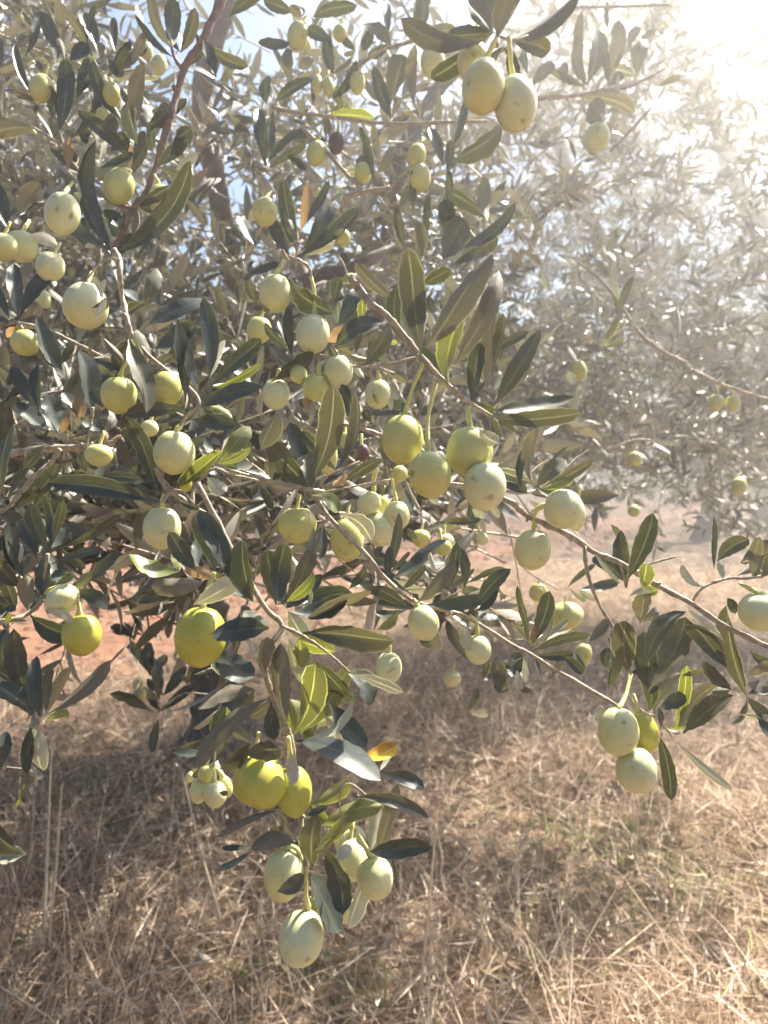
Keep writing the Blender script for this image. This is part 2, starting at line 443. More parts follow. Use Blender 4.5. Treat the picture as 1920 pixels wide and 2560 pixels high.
# ---------------------------------------------------------------- the traced branches
# T rc: photograph tile (row, column); S r0 r1 x y ...: twig (widths, points); L kind base tip width [bend];
# O kind centre radii [stalk points]; a final @n moves that piece n cm deeper
BR = [
(0.36, 'w', 'branch hanging lowest in the centre with glossy yellow olives and pale ones below', '''
T 21
S 36 30 -380 -190 -130 300 60 620 170 740 70 900 60 1040 110 1200 180 1370 230 1470 250 1640 290 1960 300 2170 330 2310 @1.5
S 26 12 170 740 300 800 450 900 610 1040
L d 130 600 60 240 130
L d 160 600 185 200 130 -0.03
L d 200 610 400 110 110
L d 200 620 430 400 100
L d 210 640 600 560 120 0.06
L u 330 690 760 545 70 -0.03
L y 200 580 380 410 70 0.08
L u 300 785 890 870 160 -0.05
L y 270 830 515 890 130
L y 290 830 290 1010 120
L p 215 820 310 1130 75 0.04
L p 620 1050 945 1180 62 -0.04
L y 285 1430 600 1000 130 0.05
L y 240 1440 380 1000 165 0.06
L u 190 1380 155 850 110 -0.06
L u 60 1040 70 810 140
L d 390 970 640 1230 120
L d 600 1050 775 1230 110 -0.05
L d 470 1230 705 1525 130 0.0
L p 440 1310 560 1570 60 -0.06
L d 260 1480 810 1745 150 -0.03 @-1
L o 640 1625 915 1515 85 0.05
L u -10 1150 -380 1275 100 0.1
L u 70 1210 -360 1650 110 0.10
L y -190 1260 -290 1430 80
L d -40 1500 -230 1680 110
L d 100 1230 110 1480 100
T 20
L d 1640 580 1560 180 160
L d 1480 420 1300 -10 130
L d 1390 390 1250 20 120 0.04
L d 1270 380 1110 120 110 -0.04
L y 1160 385 830 290 105 -0.08
L u 1320 450 980 480 115 -0.06
L d 1270 500 890 585 80 0.06
L b 1400 430 1195 380 75 0.06
L p 1255 600 1560 440 120
L d 1740 755 1355 775 160 0.04 @-3.4
L d 1390 900 1640 1080 170 0.08
O y 1300 805 170 200 1390 390 1345 500 1320 620
T 31
O y 40 85 150 175 20 -230 -60 -90 @0
O y -30 75 120 160 @3
O y 245 150 122 165 210 -200 220 0 @1
L d -80 -90 170 -140 130 0.06 @-1
L p 225 -110 240 110 80 @-2
L y 350 235 620 80 95 0.06
L y 430 370 835 260 115 -0.05
L y 380 540 715 180 85 0.06
L u 640 190 1125 325 80 -0.08 @1
L u 780 590 925 115 85
L d 740 540 1140 500 120 0.02
L u 690 510 640 370 100 @1
L d 440 490 590 920 130 -0.05
L d 345 690 535 1065 135 -0.04
L p 715 680 590 1040 100 0.03 @1
L p 530 600 610 500 90
L u 260 480 -40 520 100 0.12
L u 370 640 375 330 130
L u 140 275 -260 450 45 0.03
L d -10 520 -250 670 35
L d 320 320 465 250 45
L d 800 20 1095 130 95 -0.03
L u 135 800 310 690 100 0.1 @-2
S 14 10 280 460 200 420 185 330
S 14 10 720 180 600 100 540 200 570 420
O g 180 690 128 168 300 600 260 520 200 540
O g 770 710 118 138 640 400 700 500 740 600
O g 295 1095 146 176 330 640 322 800 340 950
O g 620 590 100 135 @2
O g 565 470 60 85 @2.5
O g 560 900 75 105 @2
O g 390 900 60 80 @2
'''),
(0.34, 'w', 'twig in the centre with four large green olives on long straight stalks', '''
T 11
S 50 24 600 130 690 240 760 320 850 385 930 480 1060 640 1160 750 1270 860 1400 960 1530 1040
S 18 10 1060 650 900 690 730 715
L u 880 270 640 40 95 -0.05
L u 1070 640 1010 -40 200 -0.02
L d 960 570 910 200 110 -0.1
L d 1090 180 1260 80 140
L u 1110 590 1530 -20 190 0.05
L u 1290 700 1600 70 150 0.04
L y 1250 840 1330 380 150 -0.06
L d 1395 950 1455 560 110
L u 1505 900 1530 290 105
L u 1530 730 1625 380 90 0.04
L u 1540 970 1855 490 150 0.03
L y 1410 940 1550 1020 50
L u 1540 1010 2062 935 105 -0.04
L u 1550 1050 2105 1025 130 0.03
L y 1540 1050 1690 1120 60
L d 1010 1240 940 940 70
L p 1440 1120 1570 1210 110 0.1 @-1.5
O m 950 1185 135 165 1090 680 1020 840 985 950 968 1035
O m 1128 1412 138 158 1165 820 1115 1050 1110 1265 @-1
O m 1385 1262 150 168 1375 980 1385 1100
O g 1483 1492 138 160 1500 1180 1490 1345 @-1
'''),
(0.46, 'w', 'long thin twig crossing the middle down to three pale olives at lower right', '''
T 11
S 26 30 -260 1370 -100 1410 0 1440 180 1480 350 1515 440 1530
S 30 24 350 1515 480 1700 690 1910 830 2080 1010 2230 1250 2300 1400 2360 1659 2520 1780 2580 1920 2670 2180 2820 2370 2930
S 16 8 440 1530 600 1500 850 1450
L u 350 1460 500 830 190 0.05
L u 520 1390 630 880 90 0.1
L d 350 1510 60 1200 160 -0.07
L u 30 1260 150 1030 170
L d 580 1450 820 1310 90 0.06
L b 495 1490 590 1410 90
L y 360 1550 540 1660 95 -0.1
L u 100 1460 80 1330 120
L d 20 1480 110 1640 60
T 21
O m 270 85 125 120 @1
O m 590 175 110 145 @2
L p 540 20 745 195 110 -0.15 @-1
L d 440 100 430 300 60
L u 845 410 925 0 75 0.04
L d 890 430 1210 130 105 0.05
L d 850 420 875 220 75
L d 950 500 1100 340 60 0.05
L u 1040 590 1290 320 115 0.05
L d 1250 500 1300 200 80
L d 1345 510 1315 220 75 0.06
L d 1100 600 1515 545 100 0.03
L d 1440 590 1640 365 115 -0.05
L d 1370 460 1600 350 45
L d 1430 640 1580 490 60 0.1
L p 1160 390 1120 260 40
L p 1130 470 1080 380 45
L d 990 625 730 490 100 0.05
L d 600 500 715 370 70
L p 1350 730 1390 900 90 0.08
L d 1460 700 1570 690 50 -0.1
L y 790 760 925 655 80 0.07
L d 1060 830 1140 870 50
O g 1085 715 98 120 1020 560 1050 640
O g 1440 890 85 98 1385 670 1430 710 1430 800
O g 860 1010 85 105 860 830 865 910
O m 1215 230 55 55 @8
T 22
L d 105 870 5 490 50
L d 130 850 245 510 125 0.05
L b 150 860 155 740 85
L d 130 900 505 785 75 -0.03
L d 140 930 400 920 80 0.0
L d 330 930 460 1050 75 -0.05
L d 70 940 0 1070 80
L p 75 940 85 1110 45
L p 30 1030 70 1150 50
L d 40 1130 140 1165 55 
L d 620 1150 645 820 90 0.03
L d 600 1010 620 880 80
O g 690 1420 132 158 770 1050 740 1180 700 1300 @-3
O y 850 1425 100 132 790 1180 805 1240 812 1310 @-1
O g 805 1670 130 148 @-3
S 14 12 770 1050 755 1120 760 1200 850 1290 930 1330 990 1390 1040 1460
L d 890 1290 830 960 120 0.1
L d 945 1430 1030 1870 105 -0.04
L p 1060 1480 1435 1805 65 0.03
L p 530 1340 595 1260 80
L y 1060 1400 1130 985 90 0.04
L y 1000 1400 1180 1330 50 0.1
L u 1080 1390 1350 1090 110 -0.04
L u 1110 1435 1415 1170 145 -0.05
L d 940 1280 1130 1190 100
L u 920 1290 1100 1040 80 -0.1
L u 1100 1060 1280 1020 50
L d 965 1400 960 1275 40
L d 900 1180 960 1060 80
'''),
(0.42, 'w', 'thick pale branch entering from behind the large olives and leaving at the right edge', '''
T 22
S 44 34 -420 -330 -160 -130 0 -60 110 30 370 150 530 260 700 330 930 470 1160 590 1380 740 1700 890
S 26 14 470 220 490 400 560 590 650 740 760 960 770 1060
S 18 12 700 330 740 490 
S 16 12 740 480 770 390 900 335 1060 290
S 18 16 1160 590 1240 490 1400 430 1530 430 1700 400
L d 735 450 705 115 120 -0.04
L d 755 430 915 5 130 0.05
L y 840 510 880 330 170
L u 830 720 850 510 180
L p 755 550 925 520 45 -0.1
L u 760 1040 750 690 180 -0.06
L u 870 1000 1115 630 140 -0.12
L u 885 1160 1135 690 190 0.02
L d 1390 1010 1130 690 140 0.03
L p 1385 855 1130 635 50 0.03
L p 540 270 700 465 35
L d 1420 1150 1255 950 100
L u 1515 1185 1400 600 150 -0.03
L d 1450 660 1400 560 70
L p 1240 490 1100 345 60 -0.12
L d 1310 370 1325 20 40
L u 1330 320 1535 175 120 -0.1
L u 1460 410 1660 230 90 
L u 1560 420 1600 160 90
L u 1620 430 1690 280 90
L u 1480 330 1720 180 90
L p 1370 440 1340 320 50
L u 1520 1060 1720 990 80
L u 1520 1110 1720 1130 90
L d 1530 1180 1720 1150 70
L d 1520 1200 1720 1370 90
L p 1470 1310 1720 1350 50
L d 1590 1330 1720 1480 90
L d 1540 900 1700 1010 80
O g 1612 645 138 132 1470 460 1560 500 @-1
O g 330 -20 130 128 130 1 190 -40 @-1
O g 420 20 55 105 @1
O g 135 240 118 136 170 -20 145 30 150 110
T 12
L u 130 1480 140 1110 85 -0.03
L u 160 1500 365 1320 125 -0.08
L u 190 1510 527 1305 80 0.03
L y 200 1510 400 1420 80 0.04
L d 60 1500 90 1250 60 -0.08
L d 100 1540 -60 1480 60
L d -100 1410 -160 1560 60
L p 110 1580 200 1640 40
'''),
(0.42, 'w', 'drooping twig at left centre with round pale olives and leaves fanned from knots', '''
T 10
S 40 30 735 -40 775 30 775 120 790 250 820 400 850 520 @-2
S 16 12 770 20 700 15 640 50 590 120 565 170 @-2
S 26 22 850 520 1000 680 1200 830 1290 950 1200 1050 1165 1120
S 40 30 1020 1370 1050 1450 1120 1530 1250 1620 1400 1720
S 26 18 1250 1620 1260 1500 1380 1380 1500 1420 1670 1455
S 22 16 1050 1600 1100 1535 1180 1525 1250 1600 @-1
O g 555 320 142 152 @-2
O m 770 900 115 122 850 640 800 720 780 790
O m 1075 860 105 118 940 640 1030 700 1060 750
O g 1130 1270 133 146 1165 1100 1150 1140
O g 1050 1760 120 142 1060 1540 1050 1590 1050 1640 
O y 1200 1470 45 60 @1
O g 970 1115 55 55 @5
O m 640 1290 88 75 @5
L u 835 540 990 1000 150 0.03 @-2
L y 870 500 930 690 40 @-1
L u 960 730 900 470 110
L d 905 300 790 200 90
L u 950 360 1040 80 110 -0.08
L d 970 440 1370 250 125 -0.06
L p 650 270 600 130 45 0.1 @-3
L p 670 290 690 150 35 -0.1 @-3
L p 690 270 620 390 50 @-3
L d 560 350 700 260 60 0.2 @-3
L d 1200 950 1130 410 110 0.05
L d 1350 800 1320 290 125 0.04
L d 1285 860 1235 570 80 -0.05
L d 1010 600 1280 450 130
L d 1080 640 1280 520 120
L d 1370 840 1690 560 120 -0.04
L y 1380 850 1680 690 55 0.04
L d 1300 980 1695 840 120 -0.06
L y 1310 970 1505 1045 60 -0.08
L d 1245 1060 1520 1090 115 0.03
L y 1410 1340 1620 1100 130 0.04
L y 1420 1340 1625 1240 60 0.1
L y 1140 1500 1440 1260 100 -0.04
L d 1200 990 815 1030 110 0.06
L d 790 1120 820 1030 80
L d 1015 1550 810 1025 125 0.05
L d 930 1450 765 1180 80 -0.08
L d 1020 1590 340 1485 145 0.05
L d 980 1520 720 1500 70 0.04
L p 1340 1430 1470 1530 115 0.1 @-1
L d 1150 1560 1290 1640 60
L d 920 640 860 480 80
L u 660 520 800 680 60
L d 600 660 820 740 50 0.1
L d 810 560 730 700 60
'''),
(0.50, 'w', 'left edge twig with one small round olive among dark blue-green leaves', '''
T 10
S 24 22 -60 440 30 440 100 430 150 475
S 24 20 100 430 300 480 480 560 640 640 780 700
S 46 40 -60 1300 200 1260 400 1245 620 1240 800 1190 @6
S 30 24 390 1250 330 1340 250 1400 140 1520 60 1620 -40 1680
S 20 16 600 980 590 1080 560 1240 
O m 165 562 87 86 110 450 140 480
O g 325 70 88 98 @1
O g 20 -60 90 90 @1
O g 290 280 40 60 @6
L d 110 390 90 60 110 -0.04
L d 130 390 380 60 110 -0.06
L d 60 400 -30 180 60
L d 70 430 -60 400 60
L b 150 470 40 520 90
L d 400 740 245 385 125 -0.08
L d 410 745 285 650 75 0.06
L d 590 1000 530 610 140 -0.02
L b 540 1050 480 915 110
L d 250 1010 255 710 90
L d 235 980 70 720 100
L d 300 1120 100 940 115 -0.05
L d 380 1150 330 900 110
L d 390 960 520 760 60
L d 0 1200 50 940 120 0.05
L d 20 1560 110 1090 110 -0.05
L d 30 1590 240 1210 65 0.04
L d 60 1640 390 1350 130 0.06
L b 395 1150 440 1035 55
L b 680 1220 680 1135 110
L b 720 1190 790 1160 50
L d 560 1400 525 1265 75
L d 690 1130 535 1060 100
L d 110 1640 240 1480 90
L d 50 840 70 760 60
L d 500 1040 420 880 90
L d 660 980 600 860 90
L d 150 1380 260 1250 80
L d 460 1180 690 1060 60
L d 30 950 -60 760 90
L d 400 700 480 560 60
L d 200 1640 330 1500 90 0.05
L d 330 1700 430 1560 90
L u 150 1000 10 850 60
'''),
(0.44, 'w', 'low twig at the left edge bearing one shiny yellow-green olive on a curved stalk', '''
T 20
S 34 24 -60 720 60 700 180 660 270 560 310 270
S 24 18 60 700 40 760 -40 780
O y 530 795 125 137 300 510 400 480 490 530 515 670
O g 400 565 112 88 290 530 330 500
L d 310 250 190 -60 115 -0.05
L d 330 230 290 -120 90
L d 345 200 420 -80 70
L d 400 235 790 20 65
L d 330 340 670 235 65 -0.04
L d 560 465 800 285 90 -0.04
L d 270 540 270 285 115
L u 180 640 165 410 125 0.03
L d 100 640 0 420 100
L d 130 490 -30 290 130
L d 240 310 145 170 60
L p 130 340 130 190 45
L d 500 450 330 400 80
L y 470 500 590 380 45 0.15
L d 490 500 700 630 110 -0.08
L d 195 665 500 800 150 0.07
L p 300 640 480 720 65 -0.1
L d 310 660 300 600 70
L d 210 1240 100 740 150 -0.05
L d 110 1120 20 760 90 -0.08
L d 70 600 -60 640 90
L y 30 740 70 660 40
L d 250 260 120 40 110
L d 100 380 60 60 100
L d 360 470 480 400 60
L d 150 420 20 170 90
'''),
(0.42, 'w', 'lower left sprig with a narrow leaf pointing right and two pale sunlit-coloured drooping leaves', '''
T 20
S 14 24 -60 1040 40 1120 150 1240 230 1310 260 1350 220 1400
L d 260 1330 240 930 105 -0.06
L d 295 1320 300 990 70 0.04
L u 305 1310 715 960 105 0.06
L y 290 1365 478 1310 62 -0.12
L d 225 1350 -40 1120 130 0.05
L p 225 1390 215 1535 115
L p 260 1400 275 1680 120 0.03
L d 200 1400 165 1700 85
L d 30 1680 40 1420 90
L d -10 1700 60 1500 80
T 30
L y 240 30 90 280 20
L d 170 555 -60 380 170 -0.08
L p -20 420 0 560 60
'''),
(0.80, 'w', 'small thin sprig of dark leaves hanging beyond the left-hand olives', '''
T 20
S 10 16 910 -60 925 200 900 560 930 800 1000 1040 1030 1260
S 12 8 1030 1290 1180 1180 1350 1180
L d 930 800 840 560 60
L d 880 830 710 750 65
L d 960 790 1090 680 55
L u 890 980 820 850 60
L d 970 1060 970 840 95
L d 1030 1220 990 930 90
L d 1060 1190 1210 1000 80
L d 980 1290 740 1140 85 0.05
L d 1040 1290 1265 1110 75
L d 1030 1340 985 1560 65
L p 1070 1350 1115 1290 45
L p 860 1150 895 1080 45
L d 1210 1120 1240 1000 50
L d 960 690 830 560 60
O g 905 1190 43 50
'''),
(0.55, 'w', 'little cluster of five small pale olives left of the glossy yellow pair', '''
T 30
S 20 14 1500 -260 1400 -160 1390 -60 1380 0
O g 1290 145 62 82 1390 -40 1340 10 1300 70
O g 1395 170 73 86 1385 0 1388 90 @-1
O m 1460 120 45 78 1400 0 1440 50
O m 1335 40 52 62
O g 1230 60 30 40 @2
L d 1420 160 1480 150 40 0.1 @-3
L d 1390 -20 1240 60 50
L d 1480 -160 1330 -40 80
L d 1120 -100 1310 -90 60 @3
'''),
(0.60, 'r', 'reddish twig from the top left ending in two long upturned leaves', '''
T 00
S 60 30 1470 -60 1380 120 1300 290 1200 430 1150 600 1080 830 1010 1080 940 1260 860 1350 790 1520 720 1640
S 26 20 1180 450 1130 370 1110 290
S 30 26 860 1350 760 1330 680 1280 @1
L d 720 1640 575 920 130 -0.07
L d 740 1650 1250 1040 150 0.12
L d 740 1650 920 1530 130
L u 870 830 905 400 115
L u 890 930 810 640 120 -0.04
L u 865 1120 930 850 100
L d 850 1040 500 715 105 0.05
L d 930 820 1110 690 110 0.05
L d 960 860 1210 640 60
L d 1120 370 885 110 50 -0.05
L d 1120 290 1120 -20 115
L u 1170 340 1265 50 90 0.05
L u 1100 300 980 -40 80 -0.05
L u 860 420 930 220 75
L p 985 500 900 360 55
L d 1020 1080 1215 890 100
L d 640 1090 870 990 55
L u 1340 290 1600 420 95 0.08
L d 1480 110 1700 -60 100
L d 990 980 990 800 100
L d 1100 1010 1230 830 110
L d 830 980 780 870 90
L b 870 1130 870 960 60
L d 900 1340 1110 1200 80
L d 1040 1560 930 1400 60
L p 1140 1100 1280 990 70
L u 860 1540 890 1350 60
L d 1200 420 1350 300 80
L d 1400 500 1330 250 90
L d 800 1500 700 1340 100
O m 770 1205 98 118 850 1110 820 1070
O m 1045 1300 80 108 1000 1130 1020 1180
O g 405 1382 112 137 470 1180 430 1230 @-6
O g 140 1595 102 102 190 1430 160 1480 @-6
O g 945 325 45 60 @6
O g 1030 420 50 70 @6
'''),
(0.66, 'w', 'twigs at the upper left with upright dark leaves and small half hidden olives', '''
T 00
S 14 30 600 360 640 480 700 640 790 800 850 1040 @2
S 14 26 380 840 420 960 520 1110 700 1220 860 1350
S 16 10 220 830 340 900 420 970
S 14 20 440 1110 600 1280 640 1420 650 1700
L d 380 860 430 400 125
L u 605 380 425 85 70 -0.03
L u 225 830 -60 860 130 0.05
L u 340 890 15 575 60 0.05
L d 780 780 590 380 95 -0.08
L d 305 700 100 250 50 -0.1
L d 345 760 340 550 80
L d 500 640 580 370 55 -0.05
L d 610 790 610 590 75
L d 635 360 545 90 95
L d 690 490 890 30 80 0.12
L d 705 500 845 265 70
L d 450 400 570 290 140
L d 370 410 275 65 100 0.04
L d 155 370 250 110 60
L d 745 330 740 110 60
L d 545 1600 545 1400 110
L d 60 1500 -30 1150 110
L u 120 1400 240 1180 110
L d 520 1120 320 950 50
L d 600 840 510 880 60
L d 480 880 640 700 60
L d 700 900 730 740 100
L b 440 1100 430 870 70
L d 490 1060 470 980 60
L d 560 940 530 850 70
L d 720 980 830 870 110
L p 690 620 620 500 60
L u 380 1600 180 1520 90
L d 560 280 600 50 50
L u 420 390 380 240 50
L u 250 640 70 590 50
L u 660 420 670 270 60
L d 600 500 490 640 60
L d 780 560 830 700 60
L d 620 1180 740 1060 60
L d 700 1400 760 1540 80
L d 760 500 700 380 80
L d 130 1600 200 1480 80
O m 270 572 75 92 310 430 290 480
O m 725 610 56 78 700 500 720 530
O m 665 762 45 66
O m 128 120 26 30 @30
'''),
(0.31, 'w', 'branch right of top centre with the largest overlapping pair of pale olives', '''
T 01
S 40 26 1760 -120 1660 60 1580 200 1560 300 @1
S 22 12 1580 240 1680 260 1760 230 @1
L u 1480 262 945 150 140 -0.05
L u 1530 215 1430 -120 210
L u 1560 215 1700 -130 150 -0.04
L u 1650 260 2080 -60 130 0.03 @2
L u 1600 300 1500 420 60 @1
L u 1640 300 1700 560 90 @2
O g 1472 558 138 178 1560 240 1520 320 1490 390
O g 1682 672 138 186 1640 240 1650 400 1670 495 @0.5
O g 1410 400 105 130 @3
'''),
(0.75, 'w', 'hazy twigs at the top centre with one small dark purple olive among green ones', '''
T 01
S 24 20 100 690 260 730 400 745 870 800 1500 785
S 28 20 590 470 700 400 830 320 1000 270 1150 200
S 30 26 300 830 480 1010 580 1120 690 1230
S 28 28 560 1290 680 1250 870 1215
S 20 14 300 1560 270 1600 250 1720
S 20 14 290 1570 180 1600 40 1640
L d 270 1640 175 1150 115 -0.04
L b 285 1510 330 1190 85 0.04
L d 330 1450 485 1185 65 -0.05
L d 285 1630 475 1300 125 0.06
L d 250 1670 665 1330 90 0.04
L u 260 1570 180 1365 60
L d 215 1650 80 1390 95
L d 0 1600 -120 1400 90
L d 70 680 70 490 105
L d 125 660 375 510 80 -0.04
L d 370 690 360 405 45
L u 235 560 175 300 85
L d 240 80 50 10 95
L d 240 275 15 265 75 -0.06
L d 370 110 655 45 100 -0.1
L u 300 110 220 40 80
L d 490 270 330 180 95
L d 500 480 465 220 85 -0.06
L d 500 640 650 380 75 0.12
L d 645 330 555 240 55
L u 875 295 695 140 95 0.05
L d 690 330 745 190 80
L d 860 230 860 -20 60
L d 875 770 765 420 95 -0.04
L u 870 690 950 340 160
L u 1030 700 1010 300 80
L d 90 1090 330 930 60
L d 60 1080 385 820 60
L d 40 1000 20 690 95
L d 95 990 95 720 60
L d 755 1140 700 820 75
L u 780 1120 885 950 75
L y 470 745 770 765 85 -0.05
L d 1080 210 1085 -60 120
L u 560 700 500 560 80
L d 1250 1400 1265 1100 60
L d 1260 960 1350 640 60
L d 1210 1070 1125 820 75
L d 1270 1050 1620 850 145
L d 1500 1430 1220 1230 95
L d 1230 1130 1260 900 60
L d 960 1600 910 1340 75
L d 1020 1400 1020 1100 50
L u 1060 1690 1040 1430 90
L d 1110 1640 1115 1200 50
L u 1210 1680 1350 1400 190
L d 1330 1610 1690 1330 95 0.06
L d 1215 1500 1230 1290 120
L d 1400 1680 1560 1540 160
L u 640 1180 700 1000 60
L u 930 1350 1000 1200 60
L d 200 1000 330 1100 50
O m 270 232 68 92 330 100 300 140
O g 325 285 32 52 @3
O m 545 215 46 56 560 120 550 160
O m 655 530 52 86
O m 395 550 36 72
O m 470 560 40 72
O m 390 995 64 88 430 820 410 900
O v 520 928 52 74 480 740 530 780 535 850
O m 1145 400 82 104
O m 1040 1010 62 84
O m 1060 1150 72 92
O m 690 1120 56 72
O m 60 1372 76 96 100 1240 70 1280 @-5
O m 560 1540 50 60
T 11
S 16 12 500 -20 560 40 620 200
L d -40 120 150 40 60
L u 640 20 740 -60 50
L d 1260 60 1480 -60 70
'''),
(0.52, 'w', 'twigs left of centre with five pale olives strung along them and dark folded leaves', '''
T 11
S 20 16 170 -40 210 60 130 110
S 24 18 210 0 330 60 360 130
S 20 16 400 640 640 715 760 720 900 760
S 24 30 470 1070 650 1110 830 1165 1000 1200
S 16 12 480 560 520 620 560 690
S 18 14 405 660 410 740 400 780
O g 125 238 104 126 180 30 150 80 140 120
O g 368 503 110 132 355 130 380 240 380 375
O g 535 745 93 107 490 590 520 640
O m 390 850 88 92 410 680 412 760
O g 790 895 86 98 790 740 800 800
O g 130 895 90 102 150 730 140 790
O m 275 762 56 66
O m 20 480 80 90 @6
O m 590 1200 46 64 @4
O v 695 1270 42 54 @6
O m 465 1290 64 130 @6
O m 930 1410 52 56 @6
L b 335 1000 335 905 90
L d 500 375 215 155 160 -0.04
L d 530 450 670 185 115 0.03
L d 500 290 535 135 95
L d 510 590 815 410 130 -0.08
L u 520 600 800 460 90 0.05
L d 715 700 905 470 120
L b 470 560 580 460 95
L d 100 815 370 620 105 0.03
L u 850 760 975 820 80 -0.1
L d 590 1000 555 830 90
L d 620 1080 560 880 90 0.08
L d 640 640 690 420 60
L d 230 640 210 330 80
L d 200 600 40 440 70
L y 560 180 640 110 90
L y 680 440 690 280 60
L d 1120 260 1160 370 60
L p 700 790 640 700 50
L p 860 800 870 1000 40
L d 740 1080 700 990 100
L p 920 1050 1000 1010 60
L d 900 1000 950 930 80
L y 850 540 920 560 120
L b 50 360 110 290 80
L d 660 360 560 520 90
L d 0 300 -60 160 70
'''),
(0.60, 'w', 'cluster of small bright green olives hanging behind the centre twigs', '''
T 11
S 24 16 640 1500 760 1480 880 1450 1000 1430
S 16 14 960 1440 1000 1530 1060 1640
O g 800 1770 102 112 770 1380 760 1470 780 1640
O g 735 1600 78 82 790 1370 770 1440 765 1540
O g 910 1680 88 100 880 1440 895 1520 905 1590
O m 820 1620 50 70 @2
O m 1070 1830 60 60 @5
O g 1230 1860 60 65 @5
O g 1465 1830 40 46 @8
L d 820 1560 820 1470 40
L u 1120 1770 1220 1730 80
L y 1200 1740 1340 1700 60
L d 1240 1730 1460 1710 60
L d 1380 1560 1410 1780 50
L d 960 1500 1010 1660 50
L p 1110 1560 1180 1600 50
L p 1400 1640 1480 1700 50
L p 1520 1600 1570 1700 50
L d 980 1760 1040 1840 60
'''),
(0.85, 'w', 'blurred sprig with four dark leaves hanging over the dry grass right of centre', '''
T 21
S 12 10 1700 700 1560 880 1480 1050 1470 1100
L d 1475 1090 1500 930 60
L d 1590 1170 1550 960 120
L d 1500 1060 1640 980 90
L d 1640 1150 1540 1020 90
L d 1380 1290 1435 1140 60
L d 1600 1000 1760 1060 60
O g 1270 1080 58 55 1290 960 1275 1010
S 10 8 1500 860 1400 900 1290 960
T 22
O m 350 670 110 90
O m 170 520 60 60
O m 460 930 55 85
O m 240 700 60 60
L d 360 490 540 330 45
L d 430 500 700 450 70
L d 500 840 640 700 80
L p 300 780 440 740 40
L d 400 900 460 1050 60
S 10 8 -20 100 20 300 60 540
S 10 8 40 330 150 420 300 500
'''),
(1.00, 'w', 'far hazy twigs at the top right with upright leaves against blue sky', '''
T 02
S 26 16 -20 290 250 200 400 60 550 45 800 40 1020 30
S 30 14 150 640 400 620 560 590 760 560 1000 440
S 20 14 640 980 720 900 900 700
S 14 8 350 630 380 690 
L u 470 560 460 60 70 -0.1
L u 485 550 560 190 130 0.04
L u 640 500 700 120 115 0.04
L d 620 560 600 330 60
L u 760 310 800 160 90
L u 805 500 835 240 125
L d 620 190 615 0 35
L u 430 630 795 715 110 -0.08
L u 480 780 590 650 130
L u 130 560 265 390 90
L p 690 480 680 620 30
L p 740 350 770 270 40
L u 340 560 330 400 60
L d 100 480 60 300 60
L u 850 260 930 190 50
L u 940 560 1100 500 50
L p 640 780 635 880 40
L p 630 300 700 240 40
O m 550 890 82 92 610 760 590 800
T 12
S 18 30 430 40 620 200 820 490 980 620 1130 695 @30
S 30 14 1160 740 1350 830 1560 900 1720 950 @30
S 16 12 640 1250 820 1190 1080 1230 @30
L p 180 60 235 240 35
L p 520 230 570 440 45
L p 650 20 660 280 40
L u 680 400 780 110 60
L y 580 600 700 400 50
L p 770 480 800 340 40
L p 1080 540 1070 330 45
L p 1390 460 1360 340 40
L p 360 740 410 830 60
L p 870 1190 1080 1220 35
L p 360 400 390 330 60
O m 1320 950 52 58 1340 840 1335 900 @30
O m 1430 955 48 54 1430 870 1430 910 @30
O m 795 1315 46 50 @30
O m 1470 1490 50 60 @30
O m 790 1650 40 40 @30
O m 430 740 55 75 @30
'''),
]
GOUT = 'twigs of the olive trees reaching into view'
def tile(rc, x, y):
    return 640 * int(rc[1]) + x / 2.592, 640 * int(rc[0]) + y / 2.592
CAMN = np.array(CAM)
